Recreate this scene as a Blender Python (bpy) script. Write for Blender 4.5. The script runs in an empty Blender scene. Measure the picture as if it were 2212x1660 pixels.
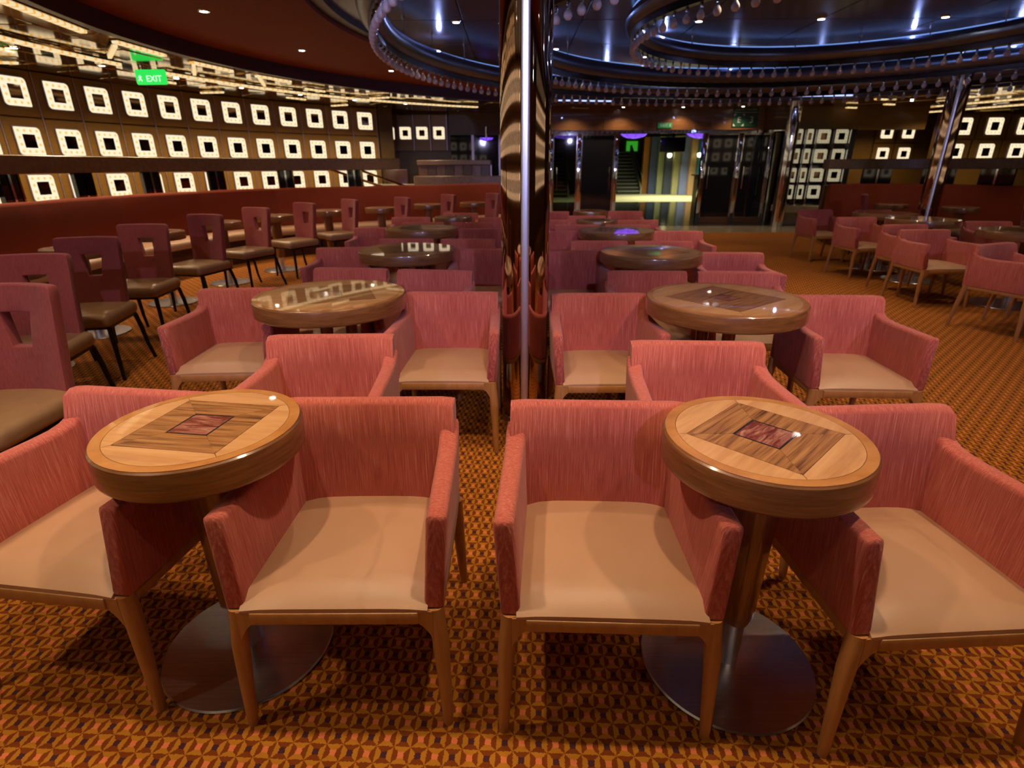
import bpy, bmesh, math, random
from math import sin, cos, pi, radians as rad
from mathutils import Vector, Matrix
random.seed(7)
sc = bpy.context.scene
COL = sc.collection

# ------------------------------------------------------------------ camera, world, exposure
F_PX, PITCH, ROLL, EYE = 1190.793, rad(21.65236), rad(-0.253736), 1.35
cam_d = bpy.data.cameras.new('camera'); cam = bpy.data.objects.new('camera', cam_d); COL.objects.link(cam)
_fw = Vector((0, cos(PITCH), -sin(PITCH))); _rt = Vector((1, 0, 0)); _up = Vector((0, sin(PITCH), cos(PITCH)))
_r = _rt*cos(ROLL) + _up*sin(ROLL); _u = -_rt*sin(ROLL) + _up*cos(ROLL)
cam.matrix_world = Matrix(((_r.x, _u.x, -_fw.x, 0), (_r.y, _u.y, -_fw.y, 0), (_r.z, _u.z, -_fw.z, EYE), (0, 0, 0, 1)))
cam_d.sensor_width = 36.0; cam_d.lens = 36.0*F_PX/2212; cam_d.clip_start = 0.05; cam_d.clip_end = 120
cam_d.dof.use_dof = True; cam_d.dof.focus_distance = 1.55; cam_d.dof.aperture_fstop = 4.0
sc.camera = cam
world = bpy.data.worlds.new('world'); sc.world = world; world.use_nodes = True
world.node_tree.nodes['Background'].inputs[0].default_value = (0.010, 0.007, 0.007, 1)
sc.view_settings.view_transform = 'Standard'; sc.view_settings.look = 'None'
sc.view_settings.gamma = 1.0; sc.view_settings.use_curve_mapping = False
sc.view_settings.exposure = -0.12
cy = sc.cycles
cy.max_bounces = 6; cy.diffuse_bounces = 3; cy.glossy_bounces = 4; cy.transmission_bounces = 4; cy.transparent_max_bounces = 6
cy.caustics_reflective = False; cy.caustics_refractive = False; cy.sample_clamp_indirect = 4.0
cy.use_adaptive_sampling = True; cy.adaptive_threshold = 0.25

SPOT_W = 62.0            # one warm downlight
WARM = (1.0, 0.74, 0.47)
STAGE_W = 370.0          # one cool stage light behind the viewer

# ------------------------------------------------------------------ material helpers
class N:
    def __init__(s, name):
        s.m = bpy.data.materials.new(name); s.m.use_nodes = True
        s.t = s.m.node_tree; s.b = s.t.nodes['Principled BSDF']
    def n(s, typ, **kw):
        x = s.t.nodes.new(typ)
        for k, v in kw.items(): setattr(x, k, v)
        return x
    def put(s, sock, v):
        if v is None: return
        if hasattr(v, 'is_output'): s.t.links.new(v, sock)
        elif isinstance(v, (tuple, list)) and len(v) == 3 and sock.type == 'RGBA': sock.default_value = (*v, 1)
        else: sock.default_value = v
    def math(s, op, a, b=None, clamp=False):
        x = s.n('ShaderNodeMath', operation=op, use_clamp=clamp); s.put(x.inputs[0], a); s.put(x.inputs[1], b); return x.outputs[0]
    def coord(s, kind='Object'): return s.n('ShaderNodeTexCoord').outputs[kind]
    def mapping(s, scale=(1, 1, 1), rot=(0, 0, 0), loc=(0, 0, 0), vec=None):
        x = s.n('ShaderNodeMapping'); s.put(x.inputs[0], vec if vec is not None else s.coord())
        x.inputs['Scale'].default_value = scale; x.inputs['Rotation'].default_value = rot; x.inputs['Location'].default_value = loc
        return x.outputs[0]
    def noise(s, vec, scale=5, detail=3, rough=.5, dist=0):
        x = s.n('ShaderNodeTexNoise'); s.put(x.inputs['Vector'], vec); x.inputs['Scale'].default_value = scale
        x.inputs['Detail'].default_value = detail; x.inputs['Roughness'].default_value = rough; x.inputs['Distortion'].default_value = dist
        return x.outputs['Fac']
    def ramp(s, fac, *stops):
        x = s.n('ShaderNodeValToRGB'); s.put(x.inputs[0], fac); e = x.color_ramp.elements
        while len(e) < len(stops): e.new(.5)
        for el, (p, c) in zip(e, stops): el.position = p; el.color = (*c, 1)
        return x.outputs[0]
    def mix(s, fac, a, b):
        x = s.n('ShaderNodeMix', data_type='RGBA'); s.put(x.inputs[0], fac); s.put(x.inputs[6], a); s.put(x.inputs[7], b); return x.outputs[2]
    def bump(s, h, strength=.3, dist=.002):
        x = s.n('ShaderNodeBump'); s.put(x.inputs['Height'], h); x.inputs['Strength'].default_value = strength; x.inputs['Distance'].default_value = dist
        s.t.links.new(x.outputs[0], s.b.inputs['Normal'])
    def set(s, color=None, rough=None, metal=None, coat=None, coat_r=None, emit=None, estr=None, spec=None, trans=None, sheen=None, ior=None, alpha=None):
        for k, v in (('Base Color', color), ('Roughness', rough), ('Metallic', metal), ('Coat Weight', coat), ('Coat Roughness', coat_r),
                     ('Emission Color', emit), ('Emission Strength', estr), ('Specular IOR Level', spec), ('Transmission Weight', trans),
                     ('Sheen Weight', sheen), ('IOR', ior), ('Alpha', alpha)):
            if v is not None: s.put(s.b.inputs[k], v)
        return s.m

def grainy(name, c0, c1, scale=(1, 1, 1), nscale=40, rough=.5, metal=0., **kw):
    """two-tone streaky material; everything has at least this much texture"""
    k = N(name); f = k.noise(k.mapping(scale), nscale, 4)
    return k.set(color=k.ramp(f, (.3, c0), (.7, c1)), rough=rough, metal=metal, **kw)

def fabric(name, sx, sy):
    k = N(name)
    f = k.noise(k.mapping((sx, sy, 7)), 1.0, 3, .65)
    f2 = k.noise(k.mapping((3, 3, 3)), 1.0, 2)
    g = k.math('ADD', k.math('MULTIPLY', f, .85), k.math('MULTIPLY', f2, .15))
    col = k.ramp(g, (.28, (.27, .044, .033)), (.48, (.435, .092, .064)), (.62, (.56, .162, .118)), (.76, (.76, .43, .37)))
    k.bump(f, .35, .002)
    return k.set(color=col, rough=.85, spec=.25, sheen=.15)
MF_back = fabric('coral_fabric_back', 620, 60)
MF_arm = fabric('coral_fabric_arm', 120, 620)

def tanvinyl():
    k = N('tan_vinyl'); f = k.noise(k.mapping((260, 260, 40)), 1, 2); f2 = k.noise(k.mapping((4, 4, 4)), 1, 2)
    k.bump(f, .12, .001)
    return k.set(color=k.ramp(f2, (.3, (.43, .235, .135)), (.7, (.49, .28, .165))), rough=.42, spec=.4)
M_tan = tanvinyl()
M_vinyl2 = grainy('olive_tan_vinyl', (.27, .155, .075), (.32, .185, .09), (1, 1, 1), 14, .35)
M_leg = grainy('pale_beech', (.36, .155, .045), (.44, .20, .065), (60, 60, 6), 1.2, .42)

def carpet():
    k = N('patterned_carpet'); P = .0425
    wob = k.n('ShaderNodeTexNoise'); k.put(wob.inputs['Vector'], k.coord()); wob.inputs['Scale'].default_value = 230; wob.inputs['Detail'].default_value = 1
    mp = k.mapping((1/P, 1/P, 1/P), (0, 0, rad(2.7)))
    vadd = k.n('ShaderNodeVectorMath', operation='MULTIPLY_ADD'); k.put(vadd.inputs[0], wob.outputs['Color']); vadd.inputs[1].default_value = (.16, .16, 0); k.put(vadd.inputs[2], mp)
    sep = k.n('ShaderNodeSeparateXYZ'); k.put(sep.inputs[0], vadd.outputs[0]); x, y = sep.outputs[0], sep.outputs[1]
    u = k.math('ABSOLUTE', k.math('SUBTRACT', k.math('FRACT', x), .5)); v = k.math('ABSOLUTE', k.math('SUBTRACT', k.math('FRACT', y), .5))
    par = k.math('MODULO', k.math('ADD', k.math('ADD', k.math('FLOOR', x), k.math('FLOOR', y)), 4000.), 2.)
    side = k.math('GREATER_THAN', u, v)
    tan = k.math('ABSOLUTE', k.math('SUBTRACT', side, par))
    cen = k.math('LESS_THAN', k.math('MAXIMUM', u, v), .18)
    n = k.noise(k.mapping((1, 1, 1)), 420, 2); big = k.noise(k.mapping((1, 1, 1)), 1.4, 2)
    tancol = k.mix(n, (.38, .145, .011), (.51, .208, .020)); rust = k.mix(n, (.155, .032, .005), (.225, .050, .009))
    col = k.mix(tan, rust, tancol)
    ccol = k.mix(par, (.060, .018, .030), (.70, .19, .075))
    col = k.mix(cen, col, ccol)
    col = k.mix(k.math('MULTIPLY', big, .12), col, (.14, .05, .01))
    k.bump(n, .5, .003)
    return k.set(color=col, rough=.95, spec=.1)
M_carpet = carpet()

def veneer(name, c0, c1, c2, grain=(2.2, 60, 60), gloss=.025, rot=0., loc=(0, 0, 0)):
    k = N(name); m = k.mapping(grain, (0, 0, rot), loc); f = k.noise(m, 1.0, 5, .6, .4)
    f2 = k.noise(k.mapping((grain[0]*.6, grain[1]*5, grain[2]*5), (0, 0, rot)), 1.0, 2)
    g = k.math('ADD', k.math('MULTIPLY', f, .8), k.math('MULTIPLY', f2, .2))
    return k.set(color=k.ramp(g, (.32, c0), (.5, c1), (.68, c2)), rough=.35, coat=1.0, coat_r=gloss)
M_rim = veneer('oak_rim_veneer', (.36, .135, .034), (.48, .20, .055), (.58, .27, .085), (9, 9, 60))
M_edge = veneer('oak_edge_veneer', (.13, .046, .013), (.21, .082, .023), (.29, .12, .037), (8, 8, 110), .12)
M_light = [veneer('pale_veneer_%d' % i, (.48, .23, .088), (.60, .31, .13), (.68, .38, .175), (5, 40, 40), .025, i*pi/2) for i in range(2)]
M_zeb = [veneer('zebrano_veneer_%d' % i, (.055, .020, .008), (.33, .14, .045), (.50, .25, .095), (5, 95, 95), .025, i*pi/2) for i in range(2)]
M_post = veneer('glossy_brown_post', (.13, .045, .010), (.24, .088, .020), (.33, .135, .036), (70, 70, 4), .08)
def marble():
    k = N('red_onyx'); f = k.noise(k.mapping((14, 60, 10)), 1, 6, .65, .8)
    return k.set(color=k.ramp(f, (.30, (.055, .010, .009)), (.46, (.20, .042, .030)), (.60, (.42, .19, .13)), (.75, (.58, .36, .28))), rough=.3, coat=1., coat_r=.06)
M_marble = marble()
M_blackline = grainy('black_inlay_line', (.012, .010, .012), (.03, .025, .03), (1, 1, 1), 90, .3, coat=1., coat_r=.06)
M_steel = grainy('brushed_steel', (.50, .47, .475), (.62, .59, .595), (3, 120, 3), 1.5, .27, 1.)
M_chrome = grainy('polished_chrome', (.72, .73, .78), (.80, .81, .85), (1, 1, 1), 3, .05, 1.)
M_satin = grainy('satin_chrome', (.70, .72, .80), (.78, .80, .88), (40, 40, 1), 2, .36, 1.)
M_copper = grainy('bronze_mirror', (.56, .38, .29), (.62, .43, .33), (1, 1, 1), 2, .035, 1.)
M_dark = grainy('dark_bronze_joint', (.02, .012, .010), (.04, .022, .016), (1, 1, 1), 30, .25, .6)
M_black = grainy('black_metal_leg', (.010, .010, .014), (.02, .02, .026), (1, 1, 1), 60, .28, .6)
M_sofa = grainy('rust_sofa_fabric', (.19, .031, .011), (.25, .042, .015), (1, 1, 1), 160, .85, spec=.2)
def plum(name):
    k = N(name); f = k.noise(k.mapping((220, 220, 20)), 1, 3); f2 = k.noise(k.mapping((3, 3, 3)), 1, 2)
    g = k.math('ADD', k.math('MULTIPLY', f, .6), k.math('MULTIPLY', f2, .4))
    return k.set(color=k.ramp(g, (.3, (.22, .042, .036)), (.7, (.36, .080, .066))), rough=.85, spec=.2, sheen=.15)
M_plum = plum('plum_red_fabric')
M_panel = grainy('bronze_brown_panel', (.26, .135, .024), (.31, .165, .032), (1, 1, 12), 3, .34, 0.)
M_strip = grainy('mauve_metal_strip', (.42, .32, .38), (.50, .40, .46), (1, 1, 6), 6, .35, .6)
M_rail = grainy('brown_stone_rail', (.15, .088, .042), (.21, .13, .066), (1, 1, 1), 22, .35)
M_soffit = grainy('dark_red_wood_soffit', (.21, .046, .014), (.27, .062, .019), (26, 26, 2), 1.4, .6, spec=.08)
M_fascia = grainy('dark_fascia', (.040, .010, .006), (.055, .015, .009), (4, 4, 1), 4, .35)
M_blue = grainy('satin_blue_grey_ceiling', (.11, .11, .15), (.13, .13, .175), (1, 1, 1), 6, .25, .5)
M_goldmir = grainy('gold_mirror', (.46, .32, .125), (.54, .38, .155), (1, 1, 1), 1.2, .075, 1.)
M_darkmir = grainy('dark_bronze_mirror', (.13, .075, .045), (.17, .10, .06), (1, 1, 1), 2, .06, 1.)
M_brownceil = grainy('brown_lacquer_ceiling', (.10, .042, .014), (.14, .060, .020), (1, 1, 1), 3, .22, coat=.4)
M_headwood = grainy('walnut_header', (.12, .048, .015), (.19, .080, .026), (2, 30, 30), 1.2, .35, coat=.3)
M_brown2 = grainy('olive_brown_wall', (.085, .048, .014), (.115, .066, .020), (1, 1, 1), 4, .4)
M_blackglass = grainy('smoked_black_glass', (.010, .010, .012), (.016, .016, .018), (1, 1, 1), 2, .04, 0., spec=.6)
M_marblefloor = grainy('dark_marble_floor', (.018, .022, .022), (.045, .050, .048), (1, 1, 1), 2.5, .06)
M_palefloor = grainy('pale_stone_floor', (.30, .25, .17), (.38, .32, .22), (1, 1, 1), 4, .15)
M_cream = grainy('cream_carpet', (.36, .36, .22), (.44, .43, .27), (1, 1, 1), 60, .9)
M_tread = grainy('grey_green_tread', (.16, .19, .13), (.22, .25, .18), (1, 1, 1), 20, .4)
M_riser = grainy('dark_riser', (.012, .014, .012), (.02, .022, .02), (1, 1, 1), 20, .5)

def emis(name, col, st, col2=None, scale=1.):
    k = N(name)
    if col2 is None:
        f = k.noise(k.mapping((1, 1, 1)), 3, 2); c = k.ramp(f, (.2, tuple(x*.92 for x in col)), (.8, col))
    else:
        c = col2
    return k.set(color=(.02, .02, .02), emit=c, estr=st, rough=.4)
def dotted(name, st, cell, axes, base=(1, .86, .60), amber=(1., .52, .10), r=.30):
    """cream diffuser with the amber spots of the lamps behind it"""
    k = N(name); sep = k.n('ShaderNodeSeparateXYZ'); k.put(sep.inputs[0], k.coord())
    s = [k.math('SUBTRACT', k.math('FRACT', k.math('ADD', k.math('DIVIDE', sep.outputs[a], cell), 50.)), .5) for a in axes]
    d = k.math('SQRT', k.math('ADD', k.math('MULTIPLY', s[0], s[0]), k.math('MULTIPLY', s[1], s[1])))
    f = k.math('SUBTRACT', 1., k.math('DIVIDE', d, r), True)
    f = k.math('MULTIPLY', f, 1.5, True)
    return k.set(color=(.02, .02, .02), emit=k.mix(f, base, amber), estr=st, rough=.4)
M_lampframe = dotted('lit_square_diffuser', 1.15, .0857, (0, 2))
M_lampback = dotted('lit_square_diffuser_behind', 1.12, .0857, (0, 2))
M_lampreflect = dotted('lit_square_reflection', .42, .0857, (0, 2), (.95, .85, .55), (.8, .5, .15))  # glow put in for squares that the mirrored corner reflects
M_stripglow = dotted('lit_ceiling_strip', 1.0, .10, (0, 0), (1, .80, .46), (1., .50, .10), .33)
M_down = emis('downlight_lens', (1.0, .93, .80), 30.)
M_coollens = emis('cool_stage_lens', (.8, .85, 1.), 40.)
M_exit = emis('green_exit_glow', (.02, .85, .10), 1.1)
M_violet = emis('violet_lamp_glow', (.22, .07, 1.0), 1.5)
M_blueled = emis('blue_led_strip', (.22, .40, 1.0), .9)
M_bulb = grainy('pearl_bulb', (.62, .58, .68), (.70, .66, .76), (1, 1, 1), 40, .10, spec=.7)
M_socket = M_chrome
M_hallglow = emis('hall_wall_lamp', (1., .95, .45), 5.)
M_greenlit = emis('green_lit_panel', (.05, .5, .03), .6)
M_screen = N('dark_screen').set(color=(.006, .006, .008), rough=.15)
M_signgreen = grainy('dark_green_sign', (.006, .045, .022), (.010, .065, .032), (1, 1, 1), 5, .4)
M_exitgreen2 = grainy('green_exit_sign', (.01, .16, .07), (.014, .20, .09), (1, 1, 1), 5, .4, emit=(.01, .16, .07), estr=.35)
M_white = grainy('white_lettering', (.5, .55, .5), (.6, .65, .6), (1, 1, 1), 5, .5)
M_whitelit = emis('white_lit_lettering', (.8, 1., .85), 1.2)
M_blueled2 = emis('pale_blue_ceiling_lamp', (.45, .55, 1.0), 2.0)

# ------------------------------------------------------------------ mesh helpers
def J(*parts):
    V, F, I = [], [], []
    for p in parts:
        o = len(V); V += p[0]; F += [tuple(i+o for i in f) for f in p[1]]; I += (p[2] if len(p) > 2 else [0]*len(p[1]))
    return V, F, I
def MI(p, i): return p[0], p[1], [i]*len(p[1])
def TR(p, loc=(0, 0, 0), rz=0., rx=0., ry=0., s=1.):
    M = Matrix.Translation(loc) @ Matrix.Rotation(rz, 4, 'Z') @ Matrix.Rotation(ry, 4, 'Y') @ Matrix.Rotation(rx, 4, 'X') @ Matrix.Scale(s, 4)
    return ([tuple(M @ Vector(v)) for v in p[0]],) + tuple(p[1:])
HF = [(0, 3, 2, 1), (4, 5, 6, 7), (0, 1, 5, 4), (1, 2, 6, 5), (2, 3, 7, 6), (3, 0, 4, 7)]
def hexa(v): return list(v), list(HF)
def box(x0, x1, y0, y1, z0, z1):
    return hexa([(x0, y0, z0), (x1, y0, z0), (x1, y1, z0), (x0, y1, z0), (x0, y0, z1), (x1, y0, z1), (x1, y1, z1), (x0, y1, z1)])
def lathe(prof, n=32, a0=0., a1=2*pi):
    full = abs(a1-a0-2*pi) < 1e-6; V = []; F = []
    m = n if full else n+1
    for i in range(m):
        a = a0+(a1-a0)*i/n
        V += [(r*cos(a), r*sin(a), z) for r, z in prof]
    k = len(prof)
    for i in range(n):
        j = (i+1) % m
        for q in range(k-1): F.append((i*k+q, j*k+q, j*k+q+1, i*k+q+1))
    if full:
        if prof[0][0] > 1e-6: F.append(tuple(i*k for i in range(n-1, -1, -1)))
        if prof[-1][0] > 1e-6: F.append(tuple(i*k+k-1 for i in range(n)))
    return V, F
def prism(poly, z0, z1):
    n = len(poly); V = [(x, y, z0) for x, y in poly]+[(x, y, z1) for x, y in poly]
    return V, [tuple(range(n-1, -1, -1)), tuple(range(n, 2*n))]+[(i, (i+1) % n, n+(i+1) % n, n+i) for i in range(n)]
def ringpoly(outer, inner, z0, z1):
    """prism of a closed frame: outer and inner loops with the same point count"""
    n = len(outer); V = []
    for z in (z0, z1): V += [(x, y, z) for x, y in outer]+[(x, y, z) for x, y in inner]
    F = []
    for i in range(n):
        j = (i+1) % n
        F += [(2*n+i, 2*n+j, 3*n+j, 3*n+i), (j, i, n+i, n+j), (i, j, 2*n+j, 2*n+i), (n+j, n+i, 3*n+i, 3*n+j)]
    return V, F
def arcband(c, R0, R1, z0, z1, a0, a1, n):
    V = []; F = []
    for i in range(n+1):
        a = a0+(a1-a0)*i/n; ca, sa = cos(a), sin(a)
        V += [(c[0]+R0*ca, c[1]+R0*sa, z0), (c[0]+R1*ca, c[1]+R1*sa, z0), (c[0]+R1*ca, c[1]+R1*sa, z1), (c[0]+R0*ca, c[1]+R0*sa, z1)]
    for i in range(n):
        o, p = i*4, i*4+4
        for q in range(4): F.append((o+q, o+(q+1) % 4, p+(q+1) % 4, p+q))
    F += [(3, 2, 1, 0), (n*4, n*4+1, n*4+2, n*4+3)]
    return V, F
def tube(path, rads, n=10):
    V = []; F = []; P = [Vector(p) for p in path]
    if not isinstance(rads, (list, tuple)): rads = [rads]*len(P)
    ref = Vector((0, 0, 1))
    for i, p in enumerate(P):
        d = (P[min(i+1, len(P)-1)]-P[max(i-1, 0)]).normalized()
        r_ = ref if abs(d.dot(ref)) < .9 else Vector((1, 0, 0))
        a = d.cross(r_).normalized(); b = a.cross(d).normalized()
        V += [tuple(p+(a*cos(2*pi*k/n)+b*sin(2*pi*k/n))*rads[i]) for k in range(n)]
    for i in range(len(P)-1):
        for k in range(n): F.append((i*n+k, (i+1)*n+k, (i+1)*n+(k+1) % n, i*n+(k+1) % n))
    F += [tuple(range(n)), tuple(range((len(P)-1)*n+n-1, (len(P)-1)*n-1, -1))]
    return V, F
def loft(rings, cap=True):
    n = len(rings[0]); V = [p for r in rings for p in r]; F = []
    for i in range(len(rings)-1):
        for k in range(n): F.append((i*n+k, i*n+(k+1) % n, (i+1)*n+(k+1) % n, (i+1)*n+k))
    if cap: F += [tuple(range(n-1, -1, -1)), tuple(range((len(rings)-1)*n, len(rings)*n))]
    return V, F
def polyband(pts, w0, w1, z0, z1):
    """upright band that follows a plan polyline; w0/w1 are offsets to the left of travel"""
    V = []; F = []; n = len(pts)
    for i, p in enumerate(pts):
        d = (Vector(pts[min(i+1, n-1)])-Vector(pts[max(i-1, 0)])).normalized(); nx, ny = -d.y, d.x
        V += [(p[0]+nx*w0, p[1]+ny*w0, z0), (p[0]+nx*w1, p[1]+ny*w1, z0), (p[0]+nx*w1, p[1]+ny*w1, z1), (p[0]+nx*w0, p[1]+ny*w0, z1)]
    for i in range(n-1):
        o, q = i*4, i*4+4
        for k in range(4): F.append((o+k, q+k, q+(k+1) % 4, o+(k+1) % 4))
    F += [(0, 1, 2, 3), ((n-1)*4+3, (n-1)*4+2, (n-1)*4+1, (n-1)*4)]
    return V, F

def mk(name, p, mats, bevel=0., seg=2, smooth=True, ang=40, sub=0):
    me = bpy.data.meshes.new(name); me.from_pydata(p[0], [], p[1])
    if not isinstance(mats, (list, tuple)): mats = [mats]
    for m in mats: me.materials.append(m)
    if len(p) > 2 and len(mats) > 1: me.polygons.foreach_set('material_index', p[2])
    bm = bmesh.new(); bm.from_mesh(me)
    bmesh.ops.recalc_face_normals(bm, faces=bm.faces)
    if bevel > 0:
        ed = [e for e in bm.edges if len(e.link_faces) == 2 and e.calc_face_angle(0) > rad(28)]
        bmesh.ops.bevel(bm, geom=ed, offset=bevel, segments=seg, profile=.5, affect='EDGES', clamp_overlap=True)
    bm.to_mesh(me); bm.free()
    if smooth:
        me.polygons.foreach_set('use_smooth', [True]*len(me.polygons)); me.set_sharp_from_angle(angle=rad(ang))
    me.update(); return me
def obj(name, me, parent=None, loc=(0, 0, 0), rz=0., rx=0., ry=0.):
    o = bpy.data.objects.new(name, me); COL.objects.link(o); o.location = loc; o.rotation_euler = (rx, ry, rz)
    if parent: o.parent = parent
    return o
def tag(o, label, cat=None, group=None, kind=None):
    o['label'] = label
    if cat: o['category'] = cat
    if group: o['group'] = group
    if kind: o['kind'] = kind
    return o
def thing(name, label, cat, loc=(0, 0, 0), rz=0., group=None, kind=None):
    o = obj(name, None, None, loc, rz); o.empty_display_size = .1
    return tag(o, label, cat, group, kind)
def struct(name, label, me=None, loc=(0, 0, 0), rz=0.):
    o = obj(name, me, None, loc, rz); o['kind'] = 'structure'; o['label'] = label; return o
def dup(root, loc, rz, label, group=None):
    r = root.copy(); COL.objects.link(r); r.location = loc; r.rotation_euler = (0, 0, rz); r['label'] = label
    if group: r['group'] = group
    for ch in root.children:
        c = ch.copy(); COL.objects.link(c); c.parent = r
        for g in ch.children:
            d = g.copy(); COL.objects.link(d); d.parent = c
    return r
ORD = ['first', 'second', 'third', 'fourth', 'fifth', 'sixth', 'seventh', 'eighth', 'ninth', 'tenth', 'eleventh', 'twelfth', 'thirteenth', 'fourteenth', 'fifteenth', 'sixteenth', 'seventeenth', 'eighteenth', 'nineteenth', 'twentieth']
def text_mesh(name, s, size, mat, depth=.002):
    cu = bpy.data.curves.new(name, 'FONT'); cu.body = s; cu.size = size; cu.extrude = depth; cu.align_x = 'CENTER'; cu.align_y = 'CENTER'; cu.resolution_u = 3
    o = bpy.data.objects.new(name, cu); COL.objects.link(o); bpy.context.view_layer.update()
    me = bpy.data.meshes.new_from_object(o.evaluated_get(bpy.context.evaluated_depsgraph_get()))
    bpy.data.objects.remove(o); me.materials.clear(); me.materials.append(mat); me.name = name; return me

CX, CY = 2.9, 6.26            # the round room turns about this point
RX, RY = 3.2, 5.95            # the ceiling rings hang about this one
def pol(R, deg, z=0.): return (CX+R*cos(rad(deg)), CY+R*sin(rad(deg)), z)

# ================================================================== the setting
floor = struct('floor', 'orange and rust geometric patterned lounge carpet', mk('floor', box(-9, 15, -4, 12.1, -.1, 0), M_carpet))
struct('floor_threshold', 'pale polished stone strip before the glass doors', mk('floor_threshold', box(-9, 15, 12.1, 13.5, -.1, 0), M_palefloor))
struct('floor_hall', 'dark polished marble floor of the hall beyond', mk('floor_hall', box(-9, 22, 13.5, 22.6, -.1, 0), M_marblefloor))
struct('floor_landing', 'cream carpet in front of the far stairs', mk('floor_landing', box(-9, 22, 22.6, 36, -.1, 0), M_cream))

# --- curved left wall: panels, metal strips, lit squares
R_W = 9.6; A0, DA = 168.7, 3.52; NCOL = 13
wall_left = struct('wall_left', 'curved bronze brown panelled wall with rows of lit squares', mk('wall_left', arcband((CX, CY), R_W+.06, R_W+.25, 0, 2.6, rad(127.0), rad(190), 40), M_panel))
pw = rad(DA)*R_W
ROWS = ((2.28, 1.985, 2.55), (1.68, 1.385, 1.97), (1.08, .785, 1.37))
pm = {}
for zi, (zc, z0, z1) in enumerate(ROWS):
    pm[zi] = mk('panel', box(-pw/2+.012, pw/2-.012, -.05, .0, z0-zc, z1-zc), M_panel, .006, 1)
pm_low = mk('panel', box(-pw/2+.012, pw/2-.012, -.05, 0, 0, .77), M_panel, .006, 1)
stripm = mk('metal_strip', box(-.009, .009, -.05, .008, .0, 2.55), M_strip, .003, 1)
def leafsq(h, r, k=5):
    """square outline, two opposite corners rounded, two nearly sharp"""
    P = []
    for cx, cz, a, rr in ((h, h, 0, r), (-h, h, 90, .012), (-h, -h, 180, r), (h, -h, 270, .012)):
        sx, sz = (1 if cx > 0 else -1), (1 if cz > 0 else -1)
        for i in range(k+1):
            t = rad(a+90*i/k); P.append((cx-sx*rr+rr*cos(t), cz-sz*rr+rr*sin(t)))
    return P
def frame_mesh(name, mat, h=.172, hi=.085, d=.03):
    p = ringpoly(leafsq(h, .05, 3), leafsq(hi, .008, 3), 0, d)
    p = ([(x, -z, y) for x, y, z in p[0]], p[1])
    return mk(name, p, mat)
frame_me = frame_mesh('light_frame', M_lampframe)
frame_reflect = frame_mesh('light_frame', M_lampreflect)
frame_back = frame_mesh('light_frame', M_lampback)
rim_me = mk('metal_rim', ([(x, -z, y) for x, y, z in ringpoly(leafsq(.184, .055), leafsq(.173, .05), 0, .022)[0]], ringpoly(leafsq(.184, .055), leafsq(.173, .05), 0, .022)[1]), M_strip)
cen_me = mk('mirror_centre', box(-.0845, .0845, -.031, 0, -.0845, .0845), M_darkmir)
def wall_lamp(loc, rz, label, group, fm=frame_me, s=1.):
    t = thing('wall_lamp', label, 'wall lamp', loc, rz, group); t.scale = (s, s, s)
    obj('light_frame', fm, t); obj('metal_rim', rim_me, t); obj('mirror_centre', cen_me, t)
    return t
ROWN = ('top', 'middle', 'bottom')
for i in range(NCOL):
    a = A0-DA*(i-1); x, y, _ = pol(R_W, a); rz = rad(a)-pi/2        # local -Y looks at the room's centre
    for zi, (zc, z0, z1) in enumerate(ROWS):
        obj('panel', pm[zi], wall_left, (x+.05*cos(rad(a)), y+.05*sin(rad(a)), zc), rz)
        wall_lamp((x, y, zc), rz, 'lit cream square lamp, %s row of the left wall, %s from the left' % (ROWN[zi], ORD[i]), 'lit square lamps on the curved left wall')
    obj('panel', pm_low, wall_left, (x+.05*cos(rad(a)), y+.05*sin(rad(a)), 0), rz)
    b = a+DA/2; x, y, _ = pol(R_W+.05, b); obj('metal_strip', stripm, wall_left, (x, y, 0), rad(b)-pi/2)
x, y, _ = pol(R_W+.05, A0-DA*(NCOL-1.5)); obj('metal_strip', stripm, wall_left, (x, y, 0), rad(A0-DA*(NCOL-1.5))-pi/2)

wall_bl = struct('wall_behind', 'lit square wall carrying on round behind the viewer', mk('wall_behind', arcband((CX, CY), R_W+.06, R_W+.25, 0, 2.6, rad(190), rad(348), 80), M_panel))
wall_low = mk('panel', box(-pw/2+.012, pw/2-.012, -.05, 0, 0, .77), M_panel, .006, 1)
for i in range(2, 51):
    a = A0+DA*i; x, y, _ = pol(R_W, a); rz = rad(a)-pi/2
    for zi, (zc, z0, z1) in enumerate(ROWS):
        obj('panel', pm[zi], wall_bl, (x+.05*cos(rad(a)), y+.05*sin(rad(a)), zc), rz)
        if i < 22 or i > 33:
            obj('light_frame', frame_back, wall_bl, (x, y, zc), rz); obj('mirror_centre', cen_me, wall_bl, (x, y, zc), rz)

# --- return wall and recess with a second row of squares
struct('wall_return', 'plain bronze brown end of the curved wall', mk('wall_return', arcband((CX, CY), R_W-.03, R_W+.25, 0, 2.6, rad(126.0), rad(128.0), 3), M_brown2))
wall_back = struct('wall_back_left', 'brown recess wall behind the bar with four lit squares', mk('wall_back_left', box(-4.4, -1.50, 15.06, 15.3, 0, 2.9), M_brown2))
for i, xx in enumerate((-3.02, -2.61, -2.20, -1.78)):
    obj('panel', mk('panel', box(-.195, .195, -.04, .06, -.40, .42), M_panel, .005, 1), wall_back, (xx, 15.03, 2.10))
    wall_lamp((xx, 14.985, 2.10), 0, 'small lit square lamp in the recess behind the bar, %s from the left' % ORD[i], 'lit squares behind the bar', s=.8)
for i in range(4): obj('metal_strip', mk('metal_strip', box(-.008, .008, -.05, .03, -.4, .42), M_strip), wall_back, (-2.815+.41*i-.0, 15.0, 2.10))
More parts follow.
